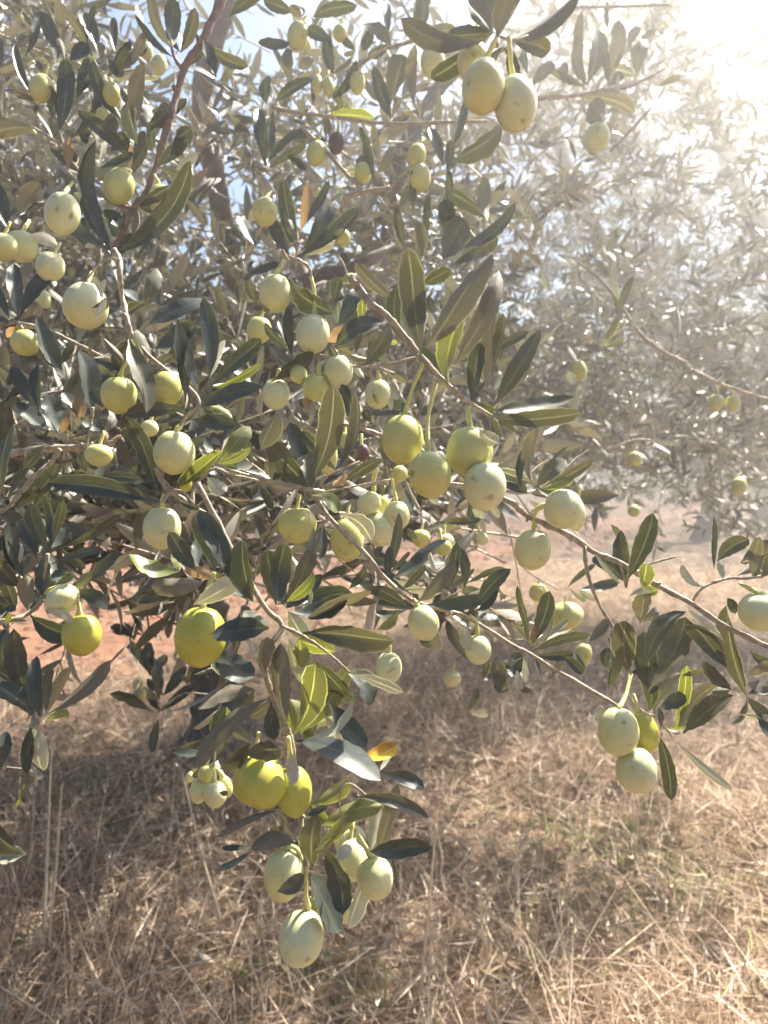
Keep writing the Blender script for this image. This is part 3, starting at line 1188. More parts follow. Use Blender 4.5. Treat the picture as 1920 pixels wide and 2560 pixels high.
def make_branch(bi, depth, stemkind, label, data):
    rng = random.Random(100 + bi)
    root = None
    nleaf = sum(1 for ln in data.splitlines() if ln.startswith('L '))
    rc = '00'
    extra = 0
    jobs = []
    for ln in data.strip().splitlines():
        tk = ln.split()
        if not tk: continue
        if tk[0] == 'T':
            rc = tk[1]; continue
        dz = 0.0
        if tk[-1][0] == '@':
            dz = float(tk.pop()[1:]) / 100
        jobs.append((rc, tk, dz))
    first = next(j for j in jobs if j[1][0] == 'S')
    x0, y0 = tile(first[0], float(first[1][3]), float(first[1][4]))
    root = empty('olive_branch', P(x0, y0, depth + first[2]), label, 'olive branch', GOUT)
    twmat = M_TWIG2 if stemkind == 'r' else M_TWIG
    for rc, tk, dz in jobs:
        if tk[0] != 'S': continue
        stems = []
        w0, w1 = float(tk[1]), float(tk[2])
        c = [float(v) for v in tk[3:]]
        pts = [(c[i], c[i + 1]) for i in range(0, len(c) - 1, 2)]
        W, R = [], []
        for i, (x, y) in enumerate(pts):
            d = depth + dz + rng.uniform(-0.004, 0.004)
            W.append(P(*tile(rc, x, y), d))
            R.append((w0 + (w1 - w0) * i / (len(pts) - 1)) / 2.592 / 2 / F * d * rng.uniform(0.88, 1.12))
        stems.append(tube(W, R, 9, 6, 0.14, rng))
        for i in range(1, len(W) - 1):                      # knots and buds
            if rng.random() < 0.7:
                q = W[i] + Vector([rng.uniform(-1, 1) for _ in range(3)]) * R[i] * 1.9
                stems.append(tube([W[i], q], [R[i] * 1.05, R[i] * 0.45], 6, 2))
        V, Fc = merge(stems)
        mesh_obj('stem', V, Fc, twmat, root)
    for rc, tk, dz in jobs:
        if tk[0] == 'L':
            k = tk[1]
            bx, by, tx, ty, wpx = [float(v) for v in tk[2:7]]
            bend = float(tk[7]) if len(tk) > 7 else rng.uniform(-0.04, 0.04)
            d = depth + dz + rng.uniform(-0.012, 0.012)
            Lpx = math.hypot(tx - bx, ty - by) / 2.592
            tilt = rng.uniform(-0.35, 0.35) * Lpx / F * d
            B3 = P(*tile(rc, bx, by), d)
            T3 = P(*tile(rc, tx, ty), d + tilt)
            roll = math.radians(rng.uniform(-50, 50)) if k != 'p' else math.radians(rng.uniform(-15, 45))
            wd = wpx * (1.04 if bi == 0 else 0.9) / 2.592 / F * d / math.cos(roll)
            wd = min(wd, Lpx / F * d * 0.62)
            view = (CAM - (B3 + T3) / 2).normalized()
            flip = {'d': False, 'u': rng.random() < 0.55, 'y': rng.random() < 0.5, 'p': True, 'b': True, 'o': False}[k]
            V, Fc, UV = leaf_geo(B3, T3, wd, view, roll, flip, bend, rng.uniform(-0.10, 0.10), rng.uniform(0.08, 0.55),
                                 rng.uniform(0.02, 0.12), rng)
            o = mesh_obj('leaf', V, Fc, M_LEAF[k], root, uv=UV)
            if extra < 99 - nleaf and rng.random() < (0.8 if bi == 0 else 0.55) and k in 'duy':      # a fellow leaf springing from the same knot
                extra += 1
                an = rng.choice((-1, 1)) * rng.uniform(0.35, 1.5)
                dx, dy = tx - bx, ty - by
                f = rng.uniform(0.45, 0.85)
                ex, ey = bx + (dx * math.cos(an) - dy * math.sin(an)) * f, by + (dx * math.sin(an) + dy * math.cos(an)) * f
                d2 = d + 0.018
                B4 = P(*tile(rc, bx, by), d2)
                T4 = P(*tile(rc, ex, ey), d2 + rng.uniform(0.0, 0.8) * Lpx * f / F * d)
                V, Fc, UV = leaf_geo(B4, T4, wd * rng.uniform(.6, .85), view, math.radians(rng.uniform(-65, 65)), rng.random() < .4,
                                     rng.uniform(-.08, .08), rng.uniform(-.12, .12), rng.uniform(.1, .6), rng.uniform(.02, .12), rng)
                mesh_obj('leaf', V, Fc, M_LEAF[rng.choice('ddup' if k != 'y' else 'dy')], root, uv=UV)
            if k == 'b': o['label'] = 'withered tan leaf'
            if k == 'o': o['label'] = 'yellowing leaf with orange spots'
            if k == 'p': o['label'] = 'pale leaf with sunlight put into its colour'
        elif tk[0] == 'O':
            k = tk[1]
            c = [float(v) for v in tk[2:]]
            cx, cy, rx, ry = c[:4]
            st = [(c[i], c[i + 1]) for i in range(4, len(c) - 1, 2)]
            d = depth + dz
            C3 = P(*tile(rc, cx, cy), d)
            sx, sy = st[-1] if st else (cx + rng.uniform(-30, 30), cy - ry)
            dx, dy = cx - sx, cy - sy
            h = math.hypot(dx, dy) or 1
            dx, dy = dx / h * 0.75, dy / h
            axis = (P(*tile(rc, cx + dx * 50, cy + dy * 50), d) - P(*tile(rc, cx, cy), d)).normalized()
            axis = (axis + CR @ Vector((0, 0, rng.uniform(-0.15, 0.25)))).normalized()
            s = 1 / 2.592 / F * d
            V, Fc = olive_geo(C3, rx * s, ry * s, axis, rng)
            ol = mesh_obj('olive', V, Fc, M_OL[k], root)
            if k == 'v': ol['label'] = 'dark purple olive'
            if k == 'y': ol['label'] = 'glossy yellow-green olive'
            top = C3 - Vector(axis) * ry * s * 0.9
            if st:
                W = [P(*tile(rc, x, y), depth + dz * (i + 1) / len(st)) for i, (x, y) in enumerate(st[:-1] if len(st) > 1 else st)]
                W = W + [top - Vector(axis) * 0.001, top + Vector(axis) * 0.002]
                rr = 0.00095 if depth < 0.5 else 0.0011
                R = [rr * rng.uniform(0.85, 1.2) for _ in W]
                R[-1] = rr * 1.7; R[-2] = rr * 1.5
                V, Fc = tube(W, R, 8, 5, 0.12, rng)
                mesh_obj('stalk', V, Fc, M_STALK, ol)
            else:
                V, Fc = tube([top - Vector(axis) * 0.008 + Vector((0.002, 0.002, 0.001)), top, top + Vector(axis) * 0.002],
                             [0.001, 0.0012, 0.001], 6, 3)
                mesh_obj('stalk', V, Fc, M_STALK, ol)
    return root
for bi, (dep, sk, lab, dat) in enumerate(BR):
    make_branch(bi, dep, sk, lab, dat)

# ---------------------------------------------------------------- trees: trunk, limbs and leafy crowns
def sprig_arrays(nrng, centers, n_leaf, twig_len, leaf_len, detail=2):
    """many small leafy twigs at once. centers: (n,3). returns verts, faces, tint and twig strips"""
    n = len(centers)
    ax = nrng.normal(size=(n, 3)) * [0.8, 0.8, 0.6] + [0, -0.1, 0.25]
    ax /= np.linalg.norm(ax, axis=1)[:, None]
    L = twig_len * nrng.uniform(0.6, 1.3, n)
    u = np.cross(ax, nrng.normal(size=(n, 3)))
    u /= np.linalg.norm(u, axis=1)[:, None]
    v = np.cross(ax, u)
    Vs, Fs, Ts = [], [], []
    off = 0
    rowsT = np.array([0.0, 0.12, 0.4, 0.72, 1.0]) if detail >= 2 else np.array([0.0, 0.45, 1.0])
    rowsW = np.array([0.06, 0.5, 1.0, 0.75, 0.04]) if detail >= 2 else np.array([0.06, 1.0, 0.04])
    nr = len(rowsT)
    for k in range(n_leaf):
        t = (k // 2 * 2 + 1) / n_leaf
        phi = (k % 2) * math.pi + (k // 2) * math.pi / 2 + nrng.uniform(-0.4, 0.4, n)
        rad = u * np.cos(phi)[:, None] + v * np.sin(phi)[:, None]
        base = centers + ax * (L * t)[:, None]
        sp = nrng.uniform(0.5, 1.1, n)[:, None]
        d = ax * 0.8 + rad * sp + nrng.normal(size=(n, 3)) * 0.15
        d /= np.linalg.norm(d, axis=1)[:, None]
        ll = (leaf_len * nrng.uniform(0.65, 1.2, n))[:, None]
        side = np.cross(d, ax * 0.6 + nrng.normal(size=(n, 3)) * 0.5)
        side /= np.linalg.norm(side, axis=1)[:, None]
        nn = np.cross(side, d)
        wd = ll * nrng.uniform(0.10, 0.14, n)[:, None]
        sag = nrng.uniform(-0.12, 0.12, n)[:, None] * ll
        tint = nrng.uniform(0, 1, n)
        A = np.empty((n, nr, 3, 3))
        for i in range(nr):
            c = base + d * ll * rowsT[i] + nn * sag * (4 * rowsT[i] * (1 - rowsT[i]))
            w_ = wd * rowsW[i]
            A[:, i, 0] = c - side * w_ + nn * w_ * 0.35
            A[:, i, 1] = c
            A[:, i, 2] = c + side * w_ + nn * w_ * 0.35
        Vs.append(A.reshape(-1, 3))
        Ts.append(np.repeat(tint, nr * 3))
        q = []
        for i in range(nr - 1):
            for j in range(2):
                a = i * 3 + j
                q.append([a, a + 1, a + 4, a + 3])
        q = np.array(q)
        Fs.append((np.arange(n)[:, None, None] * (nr * 3) + q[None] + off).reshape(-1, 4))
        off += n * nr * 3
    # the twig: a thin three-sided prism
    r = 0.0013 if detail >= 2 else 0.003
    A = np.empty((n, 6, 3))
    for e, (t, rr) in enumerate(((-0.25, r * 1.4), (1.0, r * 0.5))):
        for k in range(3):
            th = k * 2.094
            A[:, e * 3 + k] = centers + ax * (L * t)[:, None] + (u * math.cos(th) + v * math.sin(th)) * rr
    q = np.array([[0, 1, 4, 3], [1, 2, 5, 4], [2, 0, 3, 5]])
    tw = (A.reshape(-1, 3), (np.arange(n)[:, None, None] * 6 + q[None]).reshape(-1, 4))
    return np.concatenate(Vs), np.concatenate(Fs), np.concatenate(Ts), tw
def fast_mesh(name, V, Fq, mat, parent, tint=None, smooth=True):
    off = np.zeros(3)
    p = parent
    while p is not None:
        off += np.array(p.location); p = p.parent
    V = (V - off).astype(np.float32)
    me = bpy.data.meshes.new(name)
    k = Fq.shape[1]
    me.vertices.add(len(V)); me.vertices.foreach_set('co', V.ravel())
    me.loops.add(Fq.size); me.loops.foreach_set('vertex_index', Fq.astype(np.int32).ravel())
    me.polygons.add(len(Fq))
    me.polygons.foreach_set('loop_start', np.arange(0, Fq.size, k, dtype=np.int32))
    me.polygons.foreach_set('loop_total', np.full(len(Fq), k, dtype=np.int32))
    if smooth: me.polygons.foreach_set('use_smooth', np.ones(len(Fq), dtype=bool))
    if tint is not None:
        a = me.attributes.new('tint', 'FLOAT', 'POINT')
        a.data.foreach_set('value', tint.astype(np.float32))
    me.materials.append(mat)
    me.update(calc_edges=True)
    me.validate()
    o = bpy.data.objects.new(name, me)
    return link(o, parent)

def cloud(nrng, blobs):
    """blobs: (sx, sy, depth, rx_px, ry_px, r_depth, count) in photograph pixels at that depth"""
    out = []
    for sx, sy, d, rx, ry, rd, c in blobs:
        p = nrng.normal(size=(c, 3)) * 0.5
        for q in p:
            dd = max(d * 0.5, d + q[2] * rd)
            out.append(P(sx + q[0] * rx, sy + q[1] * ry, d) + CR @ Vector((0, 0, -(dd - d))))
    return np.array([tuple(v) for v in out if v.z < 4.5])

def limb_set(rng, specs):
    parts = []
    for s in specs:
        pts = [P(x, y, d) for x, y, d, r in s]
        parts.append(tube(pts, [q[3] for q in s], 10, 6, 0.07, rng))
    return parts

def make_tree(label, base, trunk, limbs, blobs, seed, group, olives=(), n_leaf=14, twig=0.16, leaf=0.052, detail=2, mat=None, twmat=None):
    rng = random.Random(seed)
    nrng = np.random.default_rng(seed)
    root = empty('olive_tree', base, label, 'olive tree', group)
    V, Fc = tube(trunk[0], trunk[1], 18, 8, 0.13, rng)
    mesh_obj('trunk', V, Fc, M_TRUNK, root)
    for s in limbs:
        pts = [P(x, y, d) for x, y, d, r in s]
        pts.append(pts[-1] + (pts[-1] - pts[-2]) * 0.7 + Vector((0.03, 0.02, 0)))
        V, Fc = tube(pts, [q[3] for q in s] + [0.002], 10, 6, 0.07, rng)
        mesh_obj('limb', V, Fc, M_TRUNK, root)
    cen = cloud(nrng, blobs)
    V, Fq, tint, tw = sprig_arrays(nrng, cen, n_leaf, twig, leaf, detail)
    crown = fast_mesh('crown', V, Fq, mat or M_FOL, root, tint)
    fast_mesh('twigs', tw[0], tw[1], M_TWIG, crown)
    for (sx, sy, d, r) in olives:
        C3 = P(sx, sy, d)
        V, Fc = olive_geo(C3, r, r * 1.2, (rng.uniform(-.2, .2), rng.uniform(-.2, .2), -1), rng, 14, 10)
        mesh_obj('olive', V, Fc, M_OL['m'], root)
    return root

GT = 'olive trees of the grove'
# left tree: its trunk stands in the shade left of centre
gd = ground_depth(1880)
b = P(560, 1880, gd)
tr = ([b - Vector((0, 0, .1)), P(545, 1700, gd), P(500, 1520, gd), P(400, 1380, gd - .1), P(350, 1250, gd - .15), P(400, 1080, gd - .3), P(520, 900, gd - .5)],
      [.17, .085, .075, .068, .064, .056, .05])
limbs = [
 [(520, 900, gd - .5, .06), (600, 780, 2.2, .036), (575, 640, 1.9, .03), (545, 480, 1.7, .024), (520, 330, 1.5, .021), (505, 180, 1.5, .016), (560, 20, 1.6, .012), (600, -200, 1.7, .01)],
 [(545, 480, 1.7, .018), (500, 300, 1.5, .017), (530, 150, 1.35, .015), (590, -60, 1.3, .013)],
 [(940, 900, 2.2, .014), (960, 640, 1.6, .012), (985, 480, 1.35, .013), (1010, 370, 1.3, .013), (1090, 230, 1.3, .012), (1180, 130, 1.3, .011), (1300, -40, 1.3, .010)],
 [(640, 760, 2.0, .02), (760, 700, 1.3, .011), (880, 670, 1.1, .009), (990, 620, 1.1, .007)],
 [(350, 1250, gd - .15, .05), (150, 1130, 2.6, .04), (-80, 1080, 2.5, .03), (-300, 900, 2.5, .03)],
 [(400, 1100, gd - .3, .05), (230, 900, 2.6, .035), (150, 600, 2.4, .03), (60, 200, 2.4, .02), (0, -200, 2.4, .02)],
 [(400, 1080, gd - .3, .05), (700, 1000, 3.0, .035), (900, 860, 2.9, .03), (1100, 760, 2.9, .02)],
]
blobs = [
 (30, 150, 2.3, 200, 300, .8, 110), (80, 480, 2.0, 300, 330, .8, 190), (60, 800, 1.8, 260, 260, .6, 110), (420, 720, 2.0, 420, 220, .8, 130),
 (330, 360, 1.9, 200, 160, .6, 24), (640, 400, 2.1, 300, 160, .7, 36), (860, 640, 2.2, 350, 260, .8, 100), (860, 340, 2.1, 220, 200, .7, 26),
 (300, 1010, 2.2, 500, 170, .7, 150), (780, 950, 2.3, 420, 190, .8, 190), (1100, 260, 2.0, 200, 300, .6, 46), (-350, 500, 2.0, 400, 800, 1.0, 200),
 (-100, -250, 2.0, 400, 200, 1.0, 60), (40, 20, 2.0, 140, 120, .6, 40),
 (80, 360, 1.2, 220, 300, .3, 36), (480, 160, 1.25, 330, 200, .3, 8), (850, 460, 1.2, 330, 220, .3, 30), (250, 900, 1.3, 400, 250, .4, 60),
 (850, 900, 1.5, 400, 200, .4, 70), (950, 1040, 2.6, 420, 110, .7, 200), (60, 1150, 1.2, 180, 160, .3, 26), (1150, 600, 1.6, 260, 420, .4, 46), (1150, 980, 3.2, 300, 130, .8, 200), (800, 1120, 2.4, 300, 80, .6, 60), (800, 1150, 1.0, 300, 110, .15, 26), (1120, 1210, 1.0, 300, 110, .15, 12), (430, 1200, .95, 260, 130, .12, 24), (80, 1330, .75, 170, 260, .08, 20), (500, 1230, 1.6, 350, 130, .3, 40), (900, 1170, 1.6, 350, 90, .3, 36), (1350, 1150, 1.8, 300, 80, .3, 26), (880, 860, 3.2, 300, 260, .5, 190), (560, 900, 3.2, 300, 200, .5, 90), (900, 1300, .8, 260, 120, .1, 12), (600, 1400, .75, 220, 150, .08, 11), (1200, 1400, .9, 200, 90, .1, 6), (250, 1250, .8, 250, 120, .1, 10), (450, 1300, 1.5, 400, 110, .3, 30), (120, 1080, .8, 200, 160, .1, 12), (500, 1120, 3.0, 300, 90, .6, 60),
]
ol = [(sx, sy, 1.6, .009) for sx, sy in ((60, 45), (80, 330), (30, 190))]
make_tree('olive tree with a shaded trunk standing left of centre and a silvery crown above', b, tr, limbs, blobs, 11, GT, ol)
# right tree: dense hazy crown filling the right half
gd2 = 4.6
b2 = P(2060, 1170 + F * 1.02 / gd2, gd2)
tr2 = ([b2 - Vector((0, 0, .1)), b2 + Vector((0, 0, .5)), P(2010, 1180, gd2), P(1930, 1000, gd2 - .1)], [.2, .14, .12, .11])
limbs2 = [
 [(1930, 1000, 4.5, .1), (1700, 820, 4.3, .06), (1500, 600, 4.0, .045), (1380, 300, 3.8, .03), (1300, -100, 3.8, .02)],
 [(1930, 1000, 4.5, .1), (1950, 700, 4.4, .07), (1800, 350, 4.2, .04), (1750, -100, 4.2, .03)],
 [(1700, 820, 4.3, .05), (1411, 760, 3.8, .03), (1405, 880, 3.7, .028), (1420, 1010, 3.6, .016)],
]
blobs2 = [
 (1500, 850, 5.0, 420, 300, .9, 500), (1820, 850, 5.0, 420, 330, .9, 750), (1850, 1080, 4.6, 420, 160, .8, 260), (1560, 1080, 5.0, 300, 110, .8, 160),
 (1500, 560, 5.2, 420, 350, 1.0, 600), (1800, 480, 5.2, 480, 460, 1.0, 900), (1380, 300, 4.6, 330, 300, .8, 260), (1650, 60, 5.4, 600, 260, 1.0, 420), (1750, 100, 2.6, 420, 260, .4, 90),
 (2300, 700, 5.0, 400, 500, 1.0, 200), (1880, 1230, 3.0, 160, 160, .4, 40), (1700, 600, 2.4, 450, 400, .5, 150), (1450, 300, 2.2, 450, 300, .5, 80),
 (1500, 950, 2.6, 450, 220, .5, 180), (1450, 1100, 3.4, 400, 80, .6, 130), (1300, 900, 3.0, 250, 250, .6, 90), (1800, 1120, 2.4, 300, 160, .5, 60),
]
make_tree('hazy olive tree with a dense drooping crown filling the right side', b2, tr2, limbs2, blobs2, 12, GT)
# trees farther back in the grove, simple crowns right down to the low branches
def far_tree(label, sx, d, h, rad, seed, n):
    rng = random.Random(seed); nrng = np.random.default_rng(seed)
    x = (sx - 960) / F * d
    root = empty('olive_tree', (x, d, 0), label, 'olive tree', GT)
    p0 = Vector((x, d, -.1))
    V, Fc = tube([p0, p0 + Vector((.1, 0, .6)), p0 + Vector((-.1, .1, 1.3)), p0 + Vector((.1, 0, h * .7))], [.22, .13, .11, .05], 12, 5, .1, rng)
    mesh_obj('trunk', V, Fc, M_TRUNK, root)
    th = nrng.uniform(0, 2 * np.pi, n); ph = np.arccos(nrng.uniform(-1, 1, n)); r = nrng.uniform(.35, 1, n) ** .5
    lump = 1 + .22 * np.sin(th * 3 + seed) * np.sin(ph * 4 + seed * 2)
    c = np.stack([x + rad * r * lump * np.sin(ph) * np.cos(th), d + rad * r * lump * np.sin(ph) * np.sin(th),
                  h * .52 + h * .48 * r * lump * np.cos(ph)], 1)
    c = c[c[:, 2] > .45]
    V, Fq, tint, tw = sprig_arrays(nrng, c, 12, .34, .10, 1)
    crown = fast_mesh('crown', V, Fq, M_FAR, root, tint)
    return root
far = [
 ('low olive tree far behind, at the left edge', 60, 11, 3.3, 2.0, 21, 700),
 ('far olive tree seen between the left twigs', 480, 14, 3.6, 2.4, 22, 800),
 ('far olive tree at the middle of the grove behind the large olives', 860, 10.5, 3.2, 2.1, 23, 800),
 ('farthest olive tree, right of the middle', 1200, 14, 3.8, 2.6, 24, 900),
 ('far olive tree glimpsed under the hazy crown', 1760, 10.5, 3.2, 2.3, 25, 900),
 ('far olive tree close to the right edge', 1900, 12, 3.6, 2.4, 26, 800),
]
for a in far: far_tree(*a)

# ---------------------------------------------------------------- ground
nr = np.random.default_rng(5)
def height(x, y):
    return 0.05 * np.sin(x * 1.1 + 0.5) * np.cos(y * 0.8) + 0.02 * np.sin(x * 3.1 + y * 2.3)
gx = np.concatenate([np.linspace(-75, -8, 20), np.linspace(-7.5, 7.5, 76), np.linspace(8, 75, 20)])
gy = np.concatenate([np.linspace(-20, 0, 8), np.linspace(.2, 14, 70), np.linspace(15, 120, 40)])
X, Y = np.meshgrid(gx, gy)
Z = height(X, Y) * np.clip((14 - Y) / 6, 0.1, 1) + nr.uniform(-.012, .012, X.shape)
V = np.stack([X, Y, Z], 2).reshape(-1, 3)
nx, ny = len(gx), len(gy)
i, j = np.meshgrid(np.arange(ny - 1), np.arange(nx - 1), indexing='ij')
a = (i * nx + j).ravel()
Fq = np.stack([a, a + 1, a + nx + 1, a + nx], 1)
m, n = new_mat('soil')
L = n.links.new
o = N(n, 'ShaderNodeOutputMaterial'); bb = N(n, 'ShaderNodeBsdfPrincipled'); tc = N(n, 'ShaderNodeTexCoord')
n1 = N(n, 'ShaderNodeTexNoise', i_Scale=0.7, i_Detail=5.0); n2 = N(n, 'ShaderNodeTexNoise', i_Scale=9.0, i_Detail=8.0, i_Roughness=0.7)
L(tc.outputs['Object'], n1.inputs['Vector']); L(tc.outputs['Object'], n2.inputs['Vector'])
soil = ramp(n, n2.outputs[0], [(0.3, (0.10, 0.045, 0.025)), (0.5, (0.24, 0.11, 0.06)), (0.72, (0.38, 0.21, 0.13))])
straw = ramp(n, n2.outputs[0], [(0.3, (0.10, 0.06, 0.04)), (0.55, (0.24, 0.16, 0.10)), (0.72, (0.42, 0.32, 0.21))])
# bands: straw litter near, a strip of bare ploughed soil between the rows, then straw again
sepg = N(n, 'ShaderNodeSeparateXYZ'); L(tc.outputs['Object'], sepg.inputs[0])
yy = math_node(n, 'ADD', math_node(n, 'SUBTRACT', sepg.outputs[1], math_node(n, 'MULTIPLY', sepg.outputs[0], 1.5)), math_node(n, 'MULTIPLY', n1.outputs[0], 2.5))
f1 = math_node(n, 'MULTIPLY', math_node(n, 'SUBTRACT', yy, 6.4), 1.0, True)
f2 = math_node(n, 'SUBTRACT', 1.0, math_node(n, 'MULTIPLY', math_node(n, 'SUBTRACT', yy, 21.0), 0.5, True))
n3 = N(n, 'ShaderNodeTexNoise', i_Scale=1.6, i_Detail=6.0, i_Roughness=0.7); L(tc.outputs['Object'], n3.inputs['Vector'])
f3 = math_node(n, 'MULTIPLY', math_node(n, 'SUBTRACT', n3.outputs[0], 0.40), 9.0, True)
L(mixc(n, math_node(n, 'MULTIPLY', math_node(n, 'MULTIPLY', f1, f2), f3), straw, soil), bb.inputs['Base Color'])
bb.inputs['Roughness'].default_value = 0.95
bp = N(n, 'ShaderNodeBump', i_Strength=0.9, i_Distance=0.05); L(n2.outputs[0], bp.inputs['Height']); L(bp.outputs[0], bb.inputs['Normal'])
L(bb.outputs[0], o.inputs[0])
g = fast_mesh('ground', V, Fq, m, None)
g['kind'] = 'structure'

# dry grass: curved blades, most lying tangled, some standing
def grass_mat(name, stops):
    m, n = new_mat(name)
    L = n.links.new
    o = N(n, 'ShaderNodeOutputMaterial'); bb = N(n, 'ShaderNodeBsdfPrincipled')
    at = N(n, 'ShaderNodeAttribute', attribute_name='tint')
    c = ramp(n, at.outputs['Fac'], stops)
    L(c, bb.inputs['Base Color']); bb.inputs['Roughness'].default_value = 0.55
    t = N(n, 'ShaderNodeBsdfTranslucent'); L(c, t.inputs[0])
    mx = N(n, 'ShaderNodeMixShader'); mx.inputs[0].default_value = 0.35
    L(bb.outputs[0], mx.inputs[1]); L(t.outputs[0], mx.inputs[2]); L(mx.outputs[0], o.inputs[0])
    return m
M_STRAW = grass_mat('straw', [(0, (0.16, 0.09, 0.06)), (0.3, (0.36, 0.25, 0.165)), (0.65, (0.69, 0.53, 0.38)), (1, (0.88, 0.77, 0.62))])
M_LITTER = leaf_material('leaf_litter', (0.24, 0.17, 0.11), (0.45, 0.38, 0.30), (0.2, 0.15, 0.08), 0.1, RIB, 0.5, None, False)
M_GREEN = grass_mat('green_grass', [(0, (0.14, 0.19, 0.05)), (1, (0.42, 0.46, 0.18))])
def blades(nr, x, y, length, width, lie, z0=0.0):
    n = len(x)
    az = nr.uniform(0, 2 * np.pi, n)
    el = np.where(lie, nr.uniform(0.02, 0.5, n), nr.uniform(0.8, 1.5, n))
    d = np.stack([np.cos(az) * np.cos(el), np.sin(az) * np.cos(el), np.sin(el)], 1)
    p = np.stack([x, y, height(x, y) + z0 + np.where(lie, nr.uniform(0, .06, n), -.005)], 1)
    bendv = nr.normal(size=(n, 3)) * 0.22
    bendv[:, 2] = -np.abs(bendv[:, 2]) * np.where(lie, .4, 1)
    s = np.cross(d, nr.normal(size=(n, 3))); s /= np.linalg.norm(s, axis=1)[:, None]
    A = np.empty((n, 4, 2, 3))
    for k, (t, w_) in enumerate(((0, 1), (.33, .95), (.7, .7), (1, .15))):
        c = p + d * (length * t)[:, None] + bendv * (length * t * t)[:, None]
        c[:, 2] = np.maximum(c[:, 2], height(c[:, 0], c[:, 1]) + .004)
        A[:, k, 0] = c - s * (width * w_ * .5)[:, None]
        A[:, k, 1] = c + s * (width * w_ * .5)[:, None]
    q = np.array([[0, 1, 3, 2], [2, 3, 5, 4], [4, 5, 7, 6]])
    Fq = (np.arange(n)[:, None, None] * 8 + q[None]).reshape(-1, 4)
    return A.reshape(-1, 3), Fq, np.repeat(np.clip(nr.normal(.5, .25, n), 0, 1), 8)
def scatter(nr, n, y0, y1, powr=1.6):
    y = y0 + (y1 - y0) * nr.uniform(0, 1, n) ** powr
    x = nr.uniform(-1, 1, n) * (0.75 + y * 0.66)
    return x, y
x, y = scatter(nr, 170000, .62, 7.5, 1.35)
pn = np.sin(x * 2.3 + 1) * np.cos(y * 1.9) + .5 * np.sin(x * 5.1 + y * 4.3)
keep = (nr.uniform(-1.4, 1.2, len(x)) < pn + .5) & (y - 1.5 * x < 5.9 + .5 * pn)
x, y, pn = x[keep], y[keep], pn[keep]
lie = nr.uniform(0, 1, len(x)) < 0.64
ln = np.where(lie, nr.uniform(.03, .16, len(x)), nr.uniform(.04, .19, len(x)) * (1 + .4 * np.clip(pn, -.5, 1)))
V, Fq, tn = blades(nr, x, y, ln, nr.uniform(.0012, .0036, len(x)) * (1 + y * .10), lie)
o = fast_mesh('dry_grass', V, Fq, M_STRAW, None, tn)
o['kind'] = 'stuff'; o['label'] = 'tangled dry straw-coloured grass covering the ground'; o['category'] = 'grass'
# taller thin stalks with nodding seed heads among the blades
x, y = scatter(nr, 3000, .9, 7.0, 1.2)
k = y - 1.5 * x < 5.8
x, y = x[k], y[k]
n_ = len(x)
hgt = nr.uniform(.14, .42, n_)
V, Fq, tn = blades(nr, x, y, hgt, nr.uniform(.0014, .0024, n_) * (1 + y * .1), np.zeros(n_, dtype=bool))
tips = V.reshape(n_, 8, 3)[:, 6]
VV, FF, TT = [V], [Fq], [tn * .4 + .55]
off = len(V)
for kk in range(9):
    t = kk / 9 * .35
    body = V.reshape(n_, 8, 3)
    c = body[:, 6] * (1 - t) + body[:, 2] * t
    s = nr.normal(size=(n_, 3)) * .006
    u = nr.normal(size=(n_, 3)); u *= (.0022 * (1 + y[:, None] * .08)) / np.linalg.norm(u, axis=1)[:, None]
    tipv = np.array([0, 0, .009])
    A = np.stack([c + s * .2, c + s + u, c + s + tipv, c + s - u], 1)
    keep = nr.uniform(0, 1, n_) < .6
    A = A[keep]
    VV.append(A.reshape(-1, 3)); FF.append(np.arange(len(A) * 4).reshape(-1, 4) + off); TT.append(np.full(len(A) * 4, .85))
    off += len(A) * 4
o = fast_mesh('dry_grass', np.concatenate(VV), np.concatenate(FF), M_STRAW, None, np.concatenate(TT))
o['kind'] = 'stuff'; o['label'] = 'thin upright dry stalks with small seed heads'; o['category'] = 'grass'
x, y = scatter(nr, 9000, 14, 40, 1.0)
V, Fq, tn = blades(nr, x, y, nr.uniform(.1, .3, len(x)), nr.uniform(.02, .05, len(x)), nr.uniform(0, 1, len(x)) < .3)
o = fast_mesh('dry_grass', V, Fq, M_STRAW, None, tn)
o['kind'] = 'stuff'; o['label'] = 'pale dry grass beyond the strip of bare soil'; o['category'] = 'grass'
# green tufts among the straw
cx, cy = [], []
for (sx, sy, s, c) in ((1560, 2160, .14, 160), (1560, 2280, .12, 90), (1820, 2200, .15, 120), (250, 2000, .16, 260), (160, 2020, .2, 200), (900, 2520, .05, 60),
                       (60, 2500, .08, 60), (1400, 2080, .2, 160), (1300, 2450, .05, 40), (1870, 2380, .15, 80), (660, 2480, .07, 50), (420, 2120, .15, 90)):
    d = ground_depth(sy); q = P(sx, sy, d)
    cx.append(nr.normal(q.x, s, c)); cy.append(nr.normal(q.y, s, c))
x, y = np.concatenate(cx), np.concatenate(cy)
V, Fq, tn = blades(nr, x, y, nr.uniform(.03, .12, len(x)), nr.uniform(.002, .005, len(x)), nr.uniform(0, 1, len(x)) < .3)
o = fast_mesh('green_grass', V, Fq, M_GREEN, None, tn)
o['kind'] = 'stuff'; o['label'] = 'sparse green blades growing through the dry grass'; o['category'] = 'grass'

